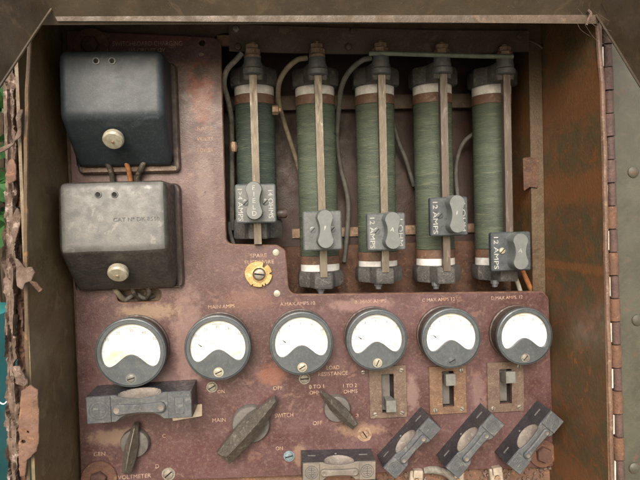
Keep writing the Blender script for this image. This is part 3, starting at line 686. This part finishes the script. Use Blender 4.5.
meter(377, 340.2, 31.4, 'round meter marked B, standing over the toggle whose lever is down', 'AMPERES', N5, face_screw='pale')
meter(451.7, 338.5, 31.2, 'round meter marked C, standing over the middle toggle', 'AMPERES', N5, face_screw='bezel')
meter(525.2, 336.5, 30, 'round meter marked D at the panel corner, next to the rusty side wall', 'AMPERES', N5, needle=False, face_screw='steel')

# ================================================================== SLIDING RHEOSTATS
def cap_mesh(y0, y1, ears=True, w=24.0, front=43):
    bm = B()
    pl = rpoly([(-w, -8), (-w, 13), (-13, 24), (-9, front-2), (9, front-2), (13, 24), (w, 13), (w, -8), (12, -22), (-12, -22)], 3, 3)
    k = len(pl)
    rows = []
    for (y, s) in ((y0, .97), (y0+2, 1), (y1-3, 1), (y1, .93)):
        rows.append([bm.verts.new((p.x*s, y+ (noise.noise(Vector((p.x*.1, p.y*.1, y)))*.6), p.y*s)) for p in pl])
    for a, b in zip(rows, rows[1:]):
        for i in range(k): bm.faces.new((a[i], a[(i+1)%k], b[(i+1)%k], b[i]))
    bm.faces.new(rows[0]); bm.faces.new(rows[-1])
    return bm
def dogbone(L, w, neck, n=10):
    pts = []
    h = L/2-w/2
    for i in range(n+1): a = math.pi*i/n; pts.append((w/2*math.cos(a), h+w/2*math.sin(a)))
    for i in range(1, n): t = i/n; pts.append((-w/2+(w/2-neck/2)*math.sin(math.pi*t), h-2*h*t))
    for i in range(n+1): a = math.pi+math.pi*i/n; pts.append((w/2*math.cos(a), -h+w/2*math.sin(a)))
    for i in range(1, n): t = i/n; pts.append((w/2-(w/2-neck/2)*math.sin(math.pi*t), -h+2*h*t))
    return [Vector(p) for p in pts]
def rheostat(lab, top, bot, ystud, ytube, ybr, slider, ltext, rtext, knob_text, coil='coil', rodm='rod', bottom='full', slm='slider', sl_screw=False):
    HC = -35
    a, b = P3(top[0], top[1], HC), P3(bot[0], bot[1], HC)
    d = a-b; ang = math.atan2(d.y, d.x)-math.pi/2
    t = thing('sliding_rheostat', lab, 'rheostat', b.x, b.y, HC, ang, 'row of green sliding rheostats')
    ca, sa = math.cos(ang), math.sin(ang)
    def loc(px, py, h):
        p = P3(px, py, h)-Vector((b.x, b.y, 0)); return p.x*ca+p.y*sa, -p.x*sa+p.y*ca
    def Y(py, z=20): return loc(top[0], py, HC+z)[1]
    R = 20.5
    yt0 = Y(ytube[0]); yt1 = Y(ybr[0] if bottom == 'full' else 230)
    yw0 = Y(ytube[0]+9.5)
    # winding with real ridges of wire
    bm = B(); ytop = Y(ytube[0]+19); pitch = 1.45; n = int((ytop-yt1)/pitch); prof = [(R-.6, yt1)]
    for i in range(n):
        y = yt1+i*pitch; prof += [(R-.22, y+.1), (R+.2+.12*noise.noise(Vector((i*.37, top[0], 0))), y+pitch*.5), (R-.22, y+pitch-.1)]
    prof.append((R-.6, ytop)); lathe(bm, prof, n=56, axis='y')
    for v in bm.verts: 
        k = 1+.006*noise.noise(Vector((v.co.x*.1, v.co.y*.9, v.co.z*.1))); v.co.x *= k; v.co.z *= k; v.co.y += .35*noise.noise(Vector((v.co.x*.07, v.co.y*.25, 3)))
    obj('winding', bm, coil, t, smooth=50)
    def band(y0, y1, r, m, nm):
        bm = B(); lathe(bm, [(R-1.5, y0), (r, y0+.1), (r+.1, (y0+y1)/2), (r, y1-.1), (R-1.5, y1)], n=48, axis='y'); obj(nm, bm, m, t)
    band(Y(ytube[0]+19), Y(ytube[0]+9.5), R+.3, 'fibre', 'fibre_band')
    band(Y(ytube[0]+9.5), Y(ytube[0]-3), R, 'ceramic', 'white_band')
    obj('end_cap', cap_mesh(Y(ytube[0]-3.5, 38), Y(ytube[0]-21, 38)), 'cap', t, bevel=0, smooth=40)
    if bottom == 'full':
        band(Y(ybr[1]), Y(ybr[0]), R+.3, 'fibre', 'fibre_band')
        band(Y(ybr[2])-4, Y(ybr[1]), R, 'ceramic', 'white_band')
        obj('end_cap', cap_mesh(Y(ybr[3], 38), Y(ybr[2], 38), w=23.5), 'cap', t, smooth=40)
        bm = B(); y1 = Y(ybr[3], 38)+1; u = loc(bot[0], bot[1], HC+30)[0]
        lathe(bm, [(0, y1-7.5), (2.8, y1-7), (3.4, y1-4), (4.4, y1-3.8), (4.4, y1)], (u, 0, 30), 8, 'y'); obj('terminal_screw', bm, 'collar', t)
    else:
        obj('end_cap', cap_mesh(Y(239, 38), Y(219, 38), w=25, front=38), 'cap', t, smooth=40)
        bm = B(); u, v = loc(280.5, 213.5, -14); lathe(bm, [(0, -5), (4.6, -4.8), (5, -2), (5, 3), (4, 5), (0, 5.2)], (u+1.5, v, 21), 18, 'x'); obj('side_terminal', bm, 'case', t)
        bm = B(); u, v = loc(276, 110, -20); lathe(bm, [(0, -4), (5, -3.8), (5, 2), (3, 3), (3, 5), (0, 5)], (u, v, 15), 6, 'x'); obj('side_terminal', bm, 'nut', t)
        bm = B(); u, v = loc(233.5, 147, -25); lathe(bm, [(0, -5), (3, -4.8), (4, 0), (3, 5), (0, 5)], (u, v, 10), 6, 'y'); obj('side_terminal', bm, 'nut', t)
    # rod, collar, nuts
    zr = 36; rod = B(); y0 = Y((ybr[2] if bottom == 'full' else 238)+4, zr+4); y1 = Y(ytube[0]-14, zr)
    if bottom != 'full': y0 = Y(244, zr)
    box(rod, -3.6, 3.6, y0, y1, zr-3.6+3, zr+3.6+3); obj('slide_rod', rod, rodm, t, bevel=.7)
    zc = zr+2; ys = Y(ystud, zc)
    col = B(); yc = Y(ytube[0]-9, zc); lathe(col, [(8, yc-1), (10.2, yc), (10.4, yc+4.5), (8.4, yc+6), (8.8, yc+9), (8, ys-10), (7, ys-10)], (0, 0, zc), 28, 'y'); lathe(col, [(0, yc-1), (8, yc-1)], (0, 0, zc), 28, 'y'); obj('collar', col, 'collar', t)
    nb = B(); lathe(nb, [(0, ys-11), (8, ys-11), (8.3, ys-9.5), (8, ys-8), (7, ys-7.6)], (0, 0, zc), 28, 'y'); lathe(nb, [(6.4, ys-8), (8, ys-7.2), (8, ys-2.6), (6.6, ys-1.8), (0, ys-1.8)], (0, 0, zc), 6, 'y', ph=.3)
    lathe(nb, [(5.8, ys-2), (6.6, ys-1.4), (6.6, ys+2.2), (5.5, ys+3), (0, ys+3)], (0, 0, zc), 6, 'y', ph=.6)
    lathe(nb, [(3, ys+2), (3, ys+4.6), (2, ys+5.4), (0, ys+5.6)], (0, 0, zc), 14, 'y')
    obj('terminal_nut', nb, 'nut', t)
    # slider plate with its knob
    (x0, y0_, x1, y1_), kc, kl = slider
    hp = 18
    u0, v1 = loc(x0, y0_, hp); u1, v0 = loc(x1, y1_, hp)
    u0, v0_, u1, v1_ = u0, loc((x0+x1)/2, y1_, hp)[1], u1, loc((x0+x1)/2, y0_, hp)[1]
    zb = 46
    s = B(); plate(s, rrect(u0, u1, v0_, v1_, 2.5, 4), (), zb, hp+35, 1.2)
    so = obj('slider', s, slm, t)
    s = B(); box(s, -9, 9, v0_+4, v1_-4, 30, zb); obj('carriage', s, 'case', so, bevel=1)
    ku, kv = loc(kc[0], kc[1], 33); L_ = kl*.945
    kb = dogbone(L_, 15.5, 10.5)
    k1 = B(); 
    rows = []
    for z, sc in ((53, 1.06), (56, 1.0), (62, .96), (66.5, 1.0), (68, .95)):
        rows.append([k1.verts.new((ku+p.x*sc, kv+p.y*(sc*.5+.5), z)) for p in kb])
    for a_, b_ in zip(rows, rows[1:]):
        for i in range(len(kb)): k1.faces.new((a_[i], a_[(i+1)%len(kb)], b_[(i+1)%len(kb)], b_[i]))
    k1.faces.new(rows[-1]); k1.faces.new(rows[0])
    ko = obj('knob', k1, 'sknob', so, smooth=40)
    zt = 53.0; um, vm = (u0+u1)/2, (v0_+v1_)/2
    if ltext: text(ltext, so, u0+5, vm-1, zt, (v1_-v0_)*.82, 4.6, rot=-math.pi/2, m='white')
    if rtext: text(rtext, so, u1-5, vm-1, zt, (v1_-v0_)*.72, 4.6, rot=-math.pi/2, m='white')
    if knob_text == 'FIELD':
        for i, ch in enumerate('FIELD'): text(ch, so, ku, kv+12-6*i, 68.05, None, 4.4, m='white')
    elif knob_text: text(knob_text, so, ku-.5, kv+1, 68.05, None, 4.0, m='white', thin=-.01, rot=-.2)
    for sx in (-9.5, 9.5):
        if sl_screw and sx > 0: continue
        screw(so, um+sx, vm+1, hp+34.9, 3.3, .5 if not sl_screw else 1.8, slm if not sl_screw else 'pale', .8)
    return t, loc
RH = []
RH.append(rheostat('shorter green rheostat whose slider knob is marked FIELD, nearest the cover boxes', (254, 85), (258.3, 228), 47.5, (83.5,), (0,0,238,0), ((234.5, 184, 276.5, 223), (254, 200.5), 38), '1>4 AMPS', '14 OHMS', 'FIELD', coil='coil_d', bottom='short'))
RH.append(rheostat('green rheostat beside the FIELD one, its slider plate without lettering', (314.7, 88), (320.2, 268), 47, (84,), (256.5, 265, 273.5, 289), ((302.5, 211, 342.5, 250.5), (325.5, 229), 39), None, None, "'"))
RH.append(rheostat('middle green rheostat of the five, at the left end of the thin bus bar', (374.3, 88), (378, 266), 46, (83.5,), (252.5, 261.5, 268.5, 284), ((367, 213, 406, 250.5), (393, 230.5), 38), '12 AMPS', '1 OHM', 'A', rodm='rod'))
RH.append(rheostat('green rheostat whose 12 AMPS slider is set highest of the three under the bus bar', (432, 88), (435.5, 264), 47.5, (82.5,), (250, 259, 267.5, 284), ((430, 197, 468.5, 236), (457.5, 214), 39), '12 AMPS', '1 OHM', "'", rodm='rod_d', slm='slider_d'))
RH.append(rheostat('green rheostat nearest the rusty right wall, its dark slider set lowest of all', (491.2, 88), (494.5, 264), 50, (83.5,), (249.5, 258, 267, 282), ((491, 232, 531.5, 271), (521, 251.5), 38), '12 AMPS', None, 'A', rodm='rod_d', slm='slider_d', sl_screw=True))

# bus bar between the last three studs
bm = B(); pts = [P3(369, 53.5, 9), P3(378, 53.2, 9.5), P3(410, 54, 9), P3(442, 55, 10), P3(480, 56, 9), P3(513, 56.5, 10)]
tube(bm, curve(pts, 6), 2.4, 10)
o = obj('bus_bar', bm, 'verdigris', None, world=True); o['label'] = 'thin green-tinged metal bus bar joining the terminals of three rheostats'; o['category'] = 'bus bar'
# cables
def cable(pts, r, m, lab, name='cable', cat='cable', group='cables among the rheostats'):
    bm = B(); tube(bm, curve([P3(*p) for p in pts], 10), r, 12)
    o = obj(name, bm, m, None, smooth=60, world=True); o['label'] = lab; o['category'] = cat
    if group: o['group'] = group
cable([(242, 53, 5), (236, 60, 4), (227, 70, -4), (224, 84, -14), (228, 100, -26), (231, 116, -36), (232, 140, -48), (232, 230, -52)], 2.7, 'cable_w', 'frayed white cable curling left from the stud of the FIELD rheostat')
cable([(307, 58, 4), (297, 60, 6), (286, 70, 0), (279, 84, -12), (279, 104, -30), (286, 128, -46), (294, 152, -56), (300, 172, -60)], 2.6, 'cable_t', 'tan cable curving between the FIELD rheostat and its neighbour')
cable([(371, 58, 4), (361, 61, 4), (349, 72, -6), (342, 86, -18), (339, 106, -32), (337, 140, -48), (341, 170, -56), (348, 200, -60), (347, 235, -64), (344, 262, -66)], 2.7, 'cable_g', 'long grey cable running down left of the middle rheostat')
cable([(392, 118, -58), (398, 140, -60), (406, 160, -62), (414, 186, -66)], 2.4, 'cable_g', 'short grey cable slanting behind the middle and fourth rheostats')
cable([(473, 134, -50), (464, 142, -54), (458, 156, -58), (456, 178, -62), (460, 215, -66)], 2.4, 'cable_g', 'grey cable bending out from behind the rheostat nearest the side wall')
cable([(509, 262, -8), (513, 272, -10), (518, 284, -16), (522, 297, -22)], 2.4, 'gaplight_lead', 'pale blue-white lead coming down past the dark lowest slider', cat='wire')
cable([(519, 262, -4), (523, 272, -6), (528, 283, -12), (534, 298, -20)], 2.5, 'cable_o', 'orange lead with a pale tip beside the dark lowest slider', cat='wire')
cable([(229.5, 222, -20), (230, 232, -22), (234, 246, -26)], 2.2, 'cable_g', 'stub of grey cable in the corner beneath the FIELD rheostat')
cable([(424, 470, -2), (436, 470, 1), (448, 474, 2), (456, 484, 0)], 4.0, 'cable_w', 'thick dusty sleeve lying under the panel between two porcelain terminals', group=None)
cable([(350, 476, 2), (362, 472, 2), (372, 478, 2), (380, 486, 0)], 2.4, 'cable_k', 'dark lead emerging beside the level fuse holder at the foot of the panel', group=None)

# wisps of cobweb in the top corner by the hinge
bm = B(); rw = random.Random(5)
for k in range(6):
    a = (rw.uniform(572, 600), rw.uniform(4, 26)); b_ = (a[0]+rw.uniform(10, 34), a[1]+rw.uniform(-4, 26))
    m_ = ((a[0]+b_[0])/2+rw.uniform(-3, 3), (a[1]+b_[1])/2+rw.uniform(1, 5))
    tube(bm, curve([P3(*a, 112), P3(*m_, 116), P3(*b_, 122)], 5), rw.uniform(.05, .09), 5)
o = obj('cobweb', bm, 'toggle_q', None, world=True); o['label'] = 'thin pale wisps of cobweb in the top corner above the hinge'; o['category'] = 'cobweb'
# ================================================================== TOGGLES
def toggle(t_, lever, lab, m, up):
    cx_, cy_, x0, x1, y0, y1, sx0, sx1, sy0, sy1 = t_
    c = P(cx_, cy_, 0)
    t = thing('toggle_switch', lab, 'toggle switch', c.x, c.y, 0, 0, 'toggle switches on brass plates')
    a, b = P(x0, y1, 1.5)-c, P(x1, y0, 1.5)-c; e, f = P(sx0, sy1, 1.5)-c, P(sx1, sy0, 1.5)-c
    ho = rrect(e.x, f.x, e.y, f.y, .4, 1)
    bm = B(); plate(bm, rrect(a.x, b.x, a.y, b.y, 1), [ho], .2, 1.8, .4); obj('plate', bm, m, t)
    for i, (ux, uy) in enumerate(((a.x+5.5, a.y+4.5), (b.x-5.5, a.y+4.5), (b.x-5, b.y-5))): screw(t, ux, uy, 1.6, 2.4, 1.0, 'steel', random.uniform(0, 3))
    # guide tongue in the slot
    bm = B(); box(bm, e.x+.6, f.x-3, e.y+1, f.y-1, -7.6, -5); obj('slide', bm, 'kbase', t, bevel=.4)
    l = P(*lever, 15)-c; root = Vector((P(lever[0], lever[1], 0)-c))
    root.x = (e.x+f.x)/2; root.y = l.y*.5+root.y*.5 + (-2 if up else 3)
    rows = []; bm = B()
    for z, cx2, cy2, w, h in ((-6, root.x, root.y, 3.6, 4), (2, root.x*.6+l.x*.4, root.y*.6+l.y*.4, 4, 5), (10, l.x*.8+root.x*.2, l.y, 4.6, 5.6), (15, l.x, l.y, 4.9, 5.8)):
        rows.append([bm.verts.new((cx2+u*w, cy2+v*h, z)) for u, v in ((-1,-1),(1,-1),(1,1),(-1,1))])
    for a_, b_ in zip(rows, rows[1:]):
        for i in range(4): bm.faces.new((a_[i], a_[(i+1)%4], b_[(i+1)%4], b_[i]))
    bm.faces.new(rows[0]); bm.faces.new(rows[-1])
    obj('lever', bm, 'lever', t, bevel=.9)
toggle(toggles[0], (391.3, 406.5), 'toggle switch with its grey lever pushed down, under meter B', 'toggle_q', False)
toggle(toggles[1], (450.8, 380), 'toggle switch on the most orange plate, lever up, under meter C', 'toggle_p', True)
toggle(toggles[2], (510.8, 377.5), 'toggle switch with its lever up, under meter D by the panel edge', 'toggle_q', True)

# ================================================================== POINTER KNOBS
def pointer(lab, disc, rdisc, tail, tip, wt, wm, wp, zt, group='pointer knobs on the panel', m='knob', line=False):
    c = P(*disc, 4)
    cc, ang, L_ = seg(tail, tip, zt*.6)
    t = thing('pointer_knob', lab, 'rotary knob', c.x, c.y, 0, ang, group)
    bm = B(); lathe(bm, [(rdisc, .2), (rdisc, 5), (rdisc*.93, 7), (rdisc*.5, 8), (0, 8)], n=48); obj('disc', bm, 'kbase', t)
    d = cc-c; u = d.x*math.cos(ang)+d.y*math.sin(ang); w = -d.x*math.sin(ang)+d.y*math.cos(ang)
    bm = B()
    outl = [(-.5, -wt), (-.18, -wm), (.1, -wm), (.5, -wp), (.5, wp), (.1, wm), (-.18, wm), (-.5, wt)]
    rows = []
    for z, s in ((6.5, .92), (9, 1), (zt*.6, .96)):
        rows.append([bm.verts.new((u+x*L_, w+y*s, z)) for x, y in outl])
    # ridge
    rid = [bm.verts.new((u-.42*L_, w, zt*.85)), bm.verts.new((u-.16*L_, w, zt)), bm.verts.new((u+.1*L_, w, zt)), bm.verts.new((u+.48*L_, w, zt*.8))]
    for a, b in zip(rows, rows[1:]):
        for i in range(8): bm.faces.new((a[i], a[(i+1)%8], b[(i+1)%8], b[i]))
    q = rows[-1]
    for i in range(3): bm.faces.new((q[i], q[i+1], rid[i+1], rid[i])); bm.faces.new((q[7-i], rid[i], rid[i+1], q[6-i]))
    bm.faces.new((q[3], q[4], rid[3])); bm.faces.new((q[7], q[0], rid[0])); bm.faces.new(rows[0])
    bo = obj('pointer', bm, m, t, bevel=.8, bseg=3, smooth=30)
    if line: bm = B(); tube(bm, [(u-.38*L_, w, zt*.86+.1), (u-.16*L_, w, zt+.05), (u+.1*L_, w, zt+.05), (u+.44*L_, w, zt*.82+.1)], .4, 6); obj('pointer_line', bm, 'steel', bo)
    # worn marks either side
    return t
pointer('largest pointer knob, a long wedge between the words MAIN and SWITCH', (251, 424), 19, (223, 459), (276.5, 399), 8.5, 10.5, 2.2, 27)
pointer('small pointer knob of the load resistance switch with OHMS lettering around it', (337, 408.5), 13.5, (355.5, 427), (320.5, 391.5), 4, 6.2, 1.6, 19)
pointer('small pointer knob above the word VOLTMETER, pointing up to the wide fuse holder', (135, 443), 14, (126, 474), (136, 424), 4.5, 6.5, 2.2, 20, line=True)

# ================================================================== FUSE HOLDERS
def fuse(lab, end_a, end_b, W, HT, face='fuse_f', big=False, both=False, slots=True, group='pull-out fuse holders at the foot of the panel', side=1, scoopmat='scoop'):
    c, ang, L_ = seg(end_a, end_b, HT)
    t = thing('fuse_holder', lab, 'fuse holder', c.x, c.y, 0, ang, group)
    h = L_/2; sw = .21*L_       # half width of the scoop
    hw = W/2
    nu, nz = 112, 46
    def halfw(u, z, s, kk=1):
        d = (u/sw)**2 + ((HT-z)/(HT*.52))**2
        sc = kk*hw*.62*math.sqrt(max(0, 1-d)) if d < 1 else 0
        return s*(hw-sc)
    bm = B(); grid = {}
    for s in (-1, 1):
        for i in range(nu+1):
            for k in range(nz+1):
                u = -h+L_*i/nu; z = .3+(HT-2.3)*k/nz
                grid[s, i, k] = bm.verts.new((u*(1 if abs(i-nu/2) < nu/2-.1 else 1), halfw(u, z, s), z))
    for s in (-1, 1):
        for i in range(nu):
            for k in range(nz):
                f = bm.faces.new([grid[s, i, k], grid[s, i+1, k], grid[s, i+1, k+1], grid[s, i, k+1]])
                u = -h+L_*(i+.5)/nu; z = HT*(k+.5)/nz
                if ((u/sw)**2+((HT-z)/(HT*.52))**2) < .97: f.material_index = 1
    for i in range(nu):
        bm.faces.new([grid[-1, i, nz], grid[-1, i+1, nz], grid[1, i+1, nz], grid[1, i, nz]])
    for i in (0, nu):
        for k in range(nz): bm.faces.new([grid[-1, i, k], grid[1, i, k], grid[1, i, k+1], grid[-1, i, k+1]])
    obj('body', bm, ['fuse', scoopmat], t, smooth=40)
    # front face, coloured lighter for dust and sky reflection: two end blocks and the waisted bridge
    pts = []
    N_ = 44
    for i in range(N_+1):
        u = -h+L_*i/N_; pts.append(Vector((u, halfw(u, HT, -1, .9))))
    for i in range(N_+1):
        u = h-L_*i/N_; pts.append(Vector((u, halfw(u, HT, 1, .5))))
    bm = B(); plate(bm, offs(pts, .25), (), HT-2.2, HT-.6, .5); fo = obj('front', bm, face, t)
    eb = .27*L_
    for s in (-1, 1):
        bm = B(); x0, x1 = sorted((s*h*.99, s*(h-eb*.86)))
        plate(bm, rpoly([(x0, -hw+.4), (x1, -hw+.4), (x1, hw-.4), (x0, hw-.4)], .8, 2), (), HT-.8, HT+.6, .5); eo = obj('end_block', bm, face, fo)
        cxx = s*(h-eb*.45); r = min(hw*.72, eb*.4)
        bm = B()
        if s > 0 and big:
            plate(bm, rrect(cxx-4.5, cxx+4.5, -hw*.65, hw*.65, 1), [rrect(cxx-3.8, cxx+3.8, -hw*.65+.8, hw*.65-.8, .8)], HT+.5, HT+.95, .1)
        else:
            for (ra, rb) in ((r, r-.55), (r*.72, r*.66)):
                lathe(bm, [(ra, HT+.5), (ra, HT+.9), (rb, HT+.9), (rb, HT+.5)], (cxx, 0, 0), 32)
            for k in range(3):
                yy = (k-1)*r*.34; hwid = r*(.45 if k != 1 else .6); box(bm, cxx-hwid, cxx+hwid, yy-.28, yy+.28, HT+.45, HT+.85)
            box(bm, cxx-.3, cxx+.3, -r*.62, r*.62, HT+.45, HT+.92)
        obj('emblem', bm, 'emblem', eo)
    # dog-bone grip with two rivets
    gb = [Vector((p.y, p.x)) for p in dogbone(L_*.52 if not big else L_*.5, hw*.78 if not big else hw*.8, hw*.62)]
    gy = -hw*.05
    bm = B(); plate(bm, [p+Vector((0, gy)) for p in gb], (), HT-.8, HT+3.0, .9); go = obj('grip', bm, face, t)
    for s in (-1, 1):
        bm = B(); lathe(bm, [(0, HT+2.2), (hw*.2, HT+2.2), (hw*.22, HT+3.5), (hw*.12, HT+3.2), (0, HT+3.2)], (s*(L_*.26-hw*.4), gy, 0), 16); obj('rivet', bm, 'fuse_t', go)
    if slots:
        for (u, l) in ((-.36, .055), (.36, .06)):
            bm = B(); box(bm, (u-l)*L_, (u+l)*L_, hw-.3, hw+.3, HT*.43, HT*.49); obj('label_mark', bm, 'lever', t)
        bm = B(); lathe(bm, [(0, hw-.2), (1.3, hw-.2), (1.1, hw+.6), (0, hw+.8)], (-.02*L_, 0, HT*.36), 10, 'y'); obj('pin', bm, 'lever', t)
    return t
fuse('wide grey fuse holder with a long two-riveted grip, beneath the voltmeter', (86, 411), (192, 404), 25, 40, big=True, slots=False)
fuse('fuse holder lying level at the bottom edge, right of the word ON', (302.5, 472.5), (376, 470.5), 18, 33, face='fuse_t')
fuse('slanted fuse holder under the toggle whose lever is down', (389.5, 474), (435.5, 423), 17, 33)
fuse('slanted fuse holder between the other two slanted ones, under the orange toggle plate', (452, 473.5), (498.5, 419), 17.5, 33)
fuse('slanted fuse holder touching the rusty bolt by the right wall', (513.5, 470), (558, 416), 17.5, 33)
q = P(184, 416, 1)
bm = B(); plate(bm, rpoly([P(x, y, 1)for x, y in ((170, 408), (202, 404), (202, 416), (173, 421))], 1, 2), (), .3, 1.2, .1)
o = obj('paper_slip', bm, 'paper', None, world=True); o['label'] = 'torn strip of pale paper tucked under the wide grey fuse holder'; o['category'] = 'paper'
# porcelain terminals at the foot
for k, (x, y, lab) in enumerate(((418, 477, 'porcelain terminal at the bottom edge below the word-free gap between first two slanted fuse holders'), (459, 477, 'porcelain terminal peeking out under the lower end of the second slanted fuse holder'), (498, 474, 'porcelain terminal under the lower end of the slanted fuse holder by the wall'))):
    q = P(x, y, 6)
    t = thing('porcelain_terminal', ['pale porcelain terminal at the left end of the thick dusty sleeve', 'pale porcelain terminal under the low end of the second slanted fuse holder', 'pale porcelain terminal between the last two slanted fuse holders'][k], 'terminal', q.x, q.y, -8, .1*k-.1, 'porcelain terminals below the panel')
    bm = B(); plate(bm, rrect(-7, 7, -12, 4, 2), (), 0, 10, 1.2); box(bm, -4.5, 4.5, -1, 6.5, 1, 14); obj('block', bm, 'porcelain', t, bevel=1)
    bm = B(); lathe(bm, [(3, 9.5), (3, 12), (0, 12.4)], (0, -6, 0), 14); obj('screw', bm, 'nut', t)

# ================================================================== SURROUNDINGS
bm = B(); bmesh.ops.create_grid(bm, x_segments=60, y_segments=60, size=60000)
for v in bm.verts: v.co = Vector((v.co.x, -BASE-4, v.co.y))
o = obj('ground', bm, 'soil', None, world=True); o['kind'] = 'structure'
# tarpaulin over a low heap to the left
bm = B(); n = 40; g_ = []
for i in range(n+1):
    row = []
    for k in range(n+1):
        x = -1500+ 1180*i/n; z = -900+ 960*k/n
        ex = min(1, (x+1500)/120, (-320-x)/60); ez = min(1, (z+900)/120, (60-z)/90)
        e = max(0, min(ex, ez)); e = e*e*(3-2*e)
        y = -BASE + 3 + 212*e + 16*noise.noise(Vector((x*.006, z*.006, 1)))*e + 7*noise.noise(Vector((x*.03, z*.02, 4)))*e
        row.append(bm.verts.new((x, y, z)))
    g_.append(row)
for i in range(n):
    for k in range(n): bm.faces.new((g_[i][k], g_[i+1][k], g_[i+1][k+1], g_[i][k+1]))
r_ = bmesh.ops.extrude_face_region(bm, geom=bm.faces[:])
for v in r_['geom']:
    if isinstance(v, bmesh.types.BMVert): v.co.y += 1.5
tp = thing('tarpaulin', 'teal tarpaulin over a low heap on the ground, glimpsed left of the rusted edge', 'tarpaulin')
obj('sheet', bm, 'tarp', tp, smooth=70)
bm = B(); tube(bm, curve([P3(-6, 398, 62), P3(3, 404, 63), P3(8, 400, 64)], 6), .6, 8); obj('cord', bm, 'strap', tp)
# shrubs
def shrub(lab, cx, cz, w, h, n, m, seed):
    rnd = random.Random(seed)
    t = thing('leafy_shrub', lab, 'shrub', cx, -BASE, cz, 0, 'shrubs behind the cabinet')
    st = B(); lf = B()
    for s in range(9):
        a = rnd.uniform(0, 6.28); r = rnd.uniform(.2, .9)*w
        top = Vector((math.cos(a)*r, h*rnd.uniform(.6, .95), math.sin(a)*r*.8))
        tube(st, curve([(0, 0, 0), top*.5+Vector((0, h*.1, 0)), top], 5), 7, 7, r1=2)
    for i in range(n):
        a = rnd.uniform(0, 6.28); ph = rnd.uniform(.42 if seed == 1 else .2, 1); rr = rnd.random()**.4
        y = ph*h; rad_ = w*math.sin(math.pi*min(1, ph*.85+.12))**.6*rr
        c = Vector((math.cos(a)*rad_, y, math.sin(a)*rad_))
        c += Vector([noise.noise(c*.01+Vector((k*7, 0, seed)))*40 for k in range(3)])
        L_ = rnd.uniform(22, 46); d = Vector((rnd.gauss(0, 1), rnd.gauss(-.2, .6), rnd.gauss(0, 1))).normalized(); nrm = d.orthogonal().normalized(); nrm.rotate(Matrix.Rotation(rnd.uniform(0, 6.28), 3, d)); sd = d.cross(nrm)
        pts = [c, c+d*L_*.35+sd*L_*.26, c+d*L_*.75+sd*L_*.18-nrm*2, c+d*L_-nrm*4, c+d*L_*.75-sd*L_*.18-nrm*2, c+d*L_*.35-sd*L_*.26]
        v = [lf.verts.new(p) for p in pts]; lf.faces.new(v)
    obj('stem', st, 'twig', t); obj('foliage', lf, m, t)
shrub('bright green leafy shrub close behind the top of the rusted left edge', -420, -260, 190, 760, 1500, 'leaf', 1)
shrub('darker shrub further off to the left, above the teal tarpaulin', -760, -620, 330, 900, 2200, 'leaf_d', 2)
shrub('dark green shrub standing behind the cabinet', -200, -520, 330, 980, 1600, 'leaf_d', 3)

# ================================================================== LIGHT, CAMERA
w = bpy.data.worlds.new('World'); scene.world = w; w.use_nodes = True
nt = w.node_tree; bg = nt.nodes['Background']; sky = nt.nodes.new('ShaderNodeTexSky'); sky.sky_type = 'NISHITA'; sky.sun_disc = False
EL, AZ = rad(31), rad(191)         # sun in front of the open cabinet and a little to the left
sky.sun_elevation = EL; sky.sun_rotation = AZ; sky.dust_density = 4; sky.air_density = 1.0; sky.ozone_density = .6
bg.inputs['Strength'].default_value = .15
nt.links.new(sky.outputs[0], bg.inputs['Color'])
sd = bpy.data.lights.new('sun', 'SUN'); sd.energy = 1.5; sd.angle = rad(26); sd.color = (1, .975, .945)
so = bpy.data.objects.new('sun', sd); COL.objects.link(so)
dirv = Vector((math.sin(AZ)*math.cos(EL), math.cos(AZ)*math.cos(EL), math.sin(EL)))
so.rotation_euler = dirv.to_track_quat('Z', 'Y').to_euler(); so.location = (0, -1, 2)
cd = bpy.data.cameras.new('camera'); cam = bpy.data.objects.new('camera', cd); COL.objects.link(cam)
cd.sensor_width = 36; cd.lens = 36*600/640; cd.clip_start = .01; cd.clip_end = 500
def toW(v): return Vector((v.x, -v.z, v.y))
rw, uw, fw = toW(RR), toW(UU), toW(F)
mt = Matrix(((rw.x, uw.x, -fw.x), (rw.y, uw.y, -fw.y), (rw.z, uw.z, -fw.z))).to_4x4()
mt.translation = toW(CAM)*S + Vector((0, 0, BASE*S))
cam.matrix_world = mt; scene.camera = cam
vs = scene.view_settings; vs.view_transform = 'Standard'; vs.look = 'None'; vs.gamma = 1; vs.exposure = 1.0
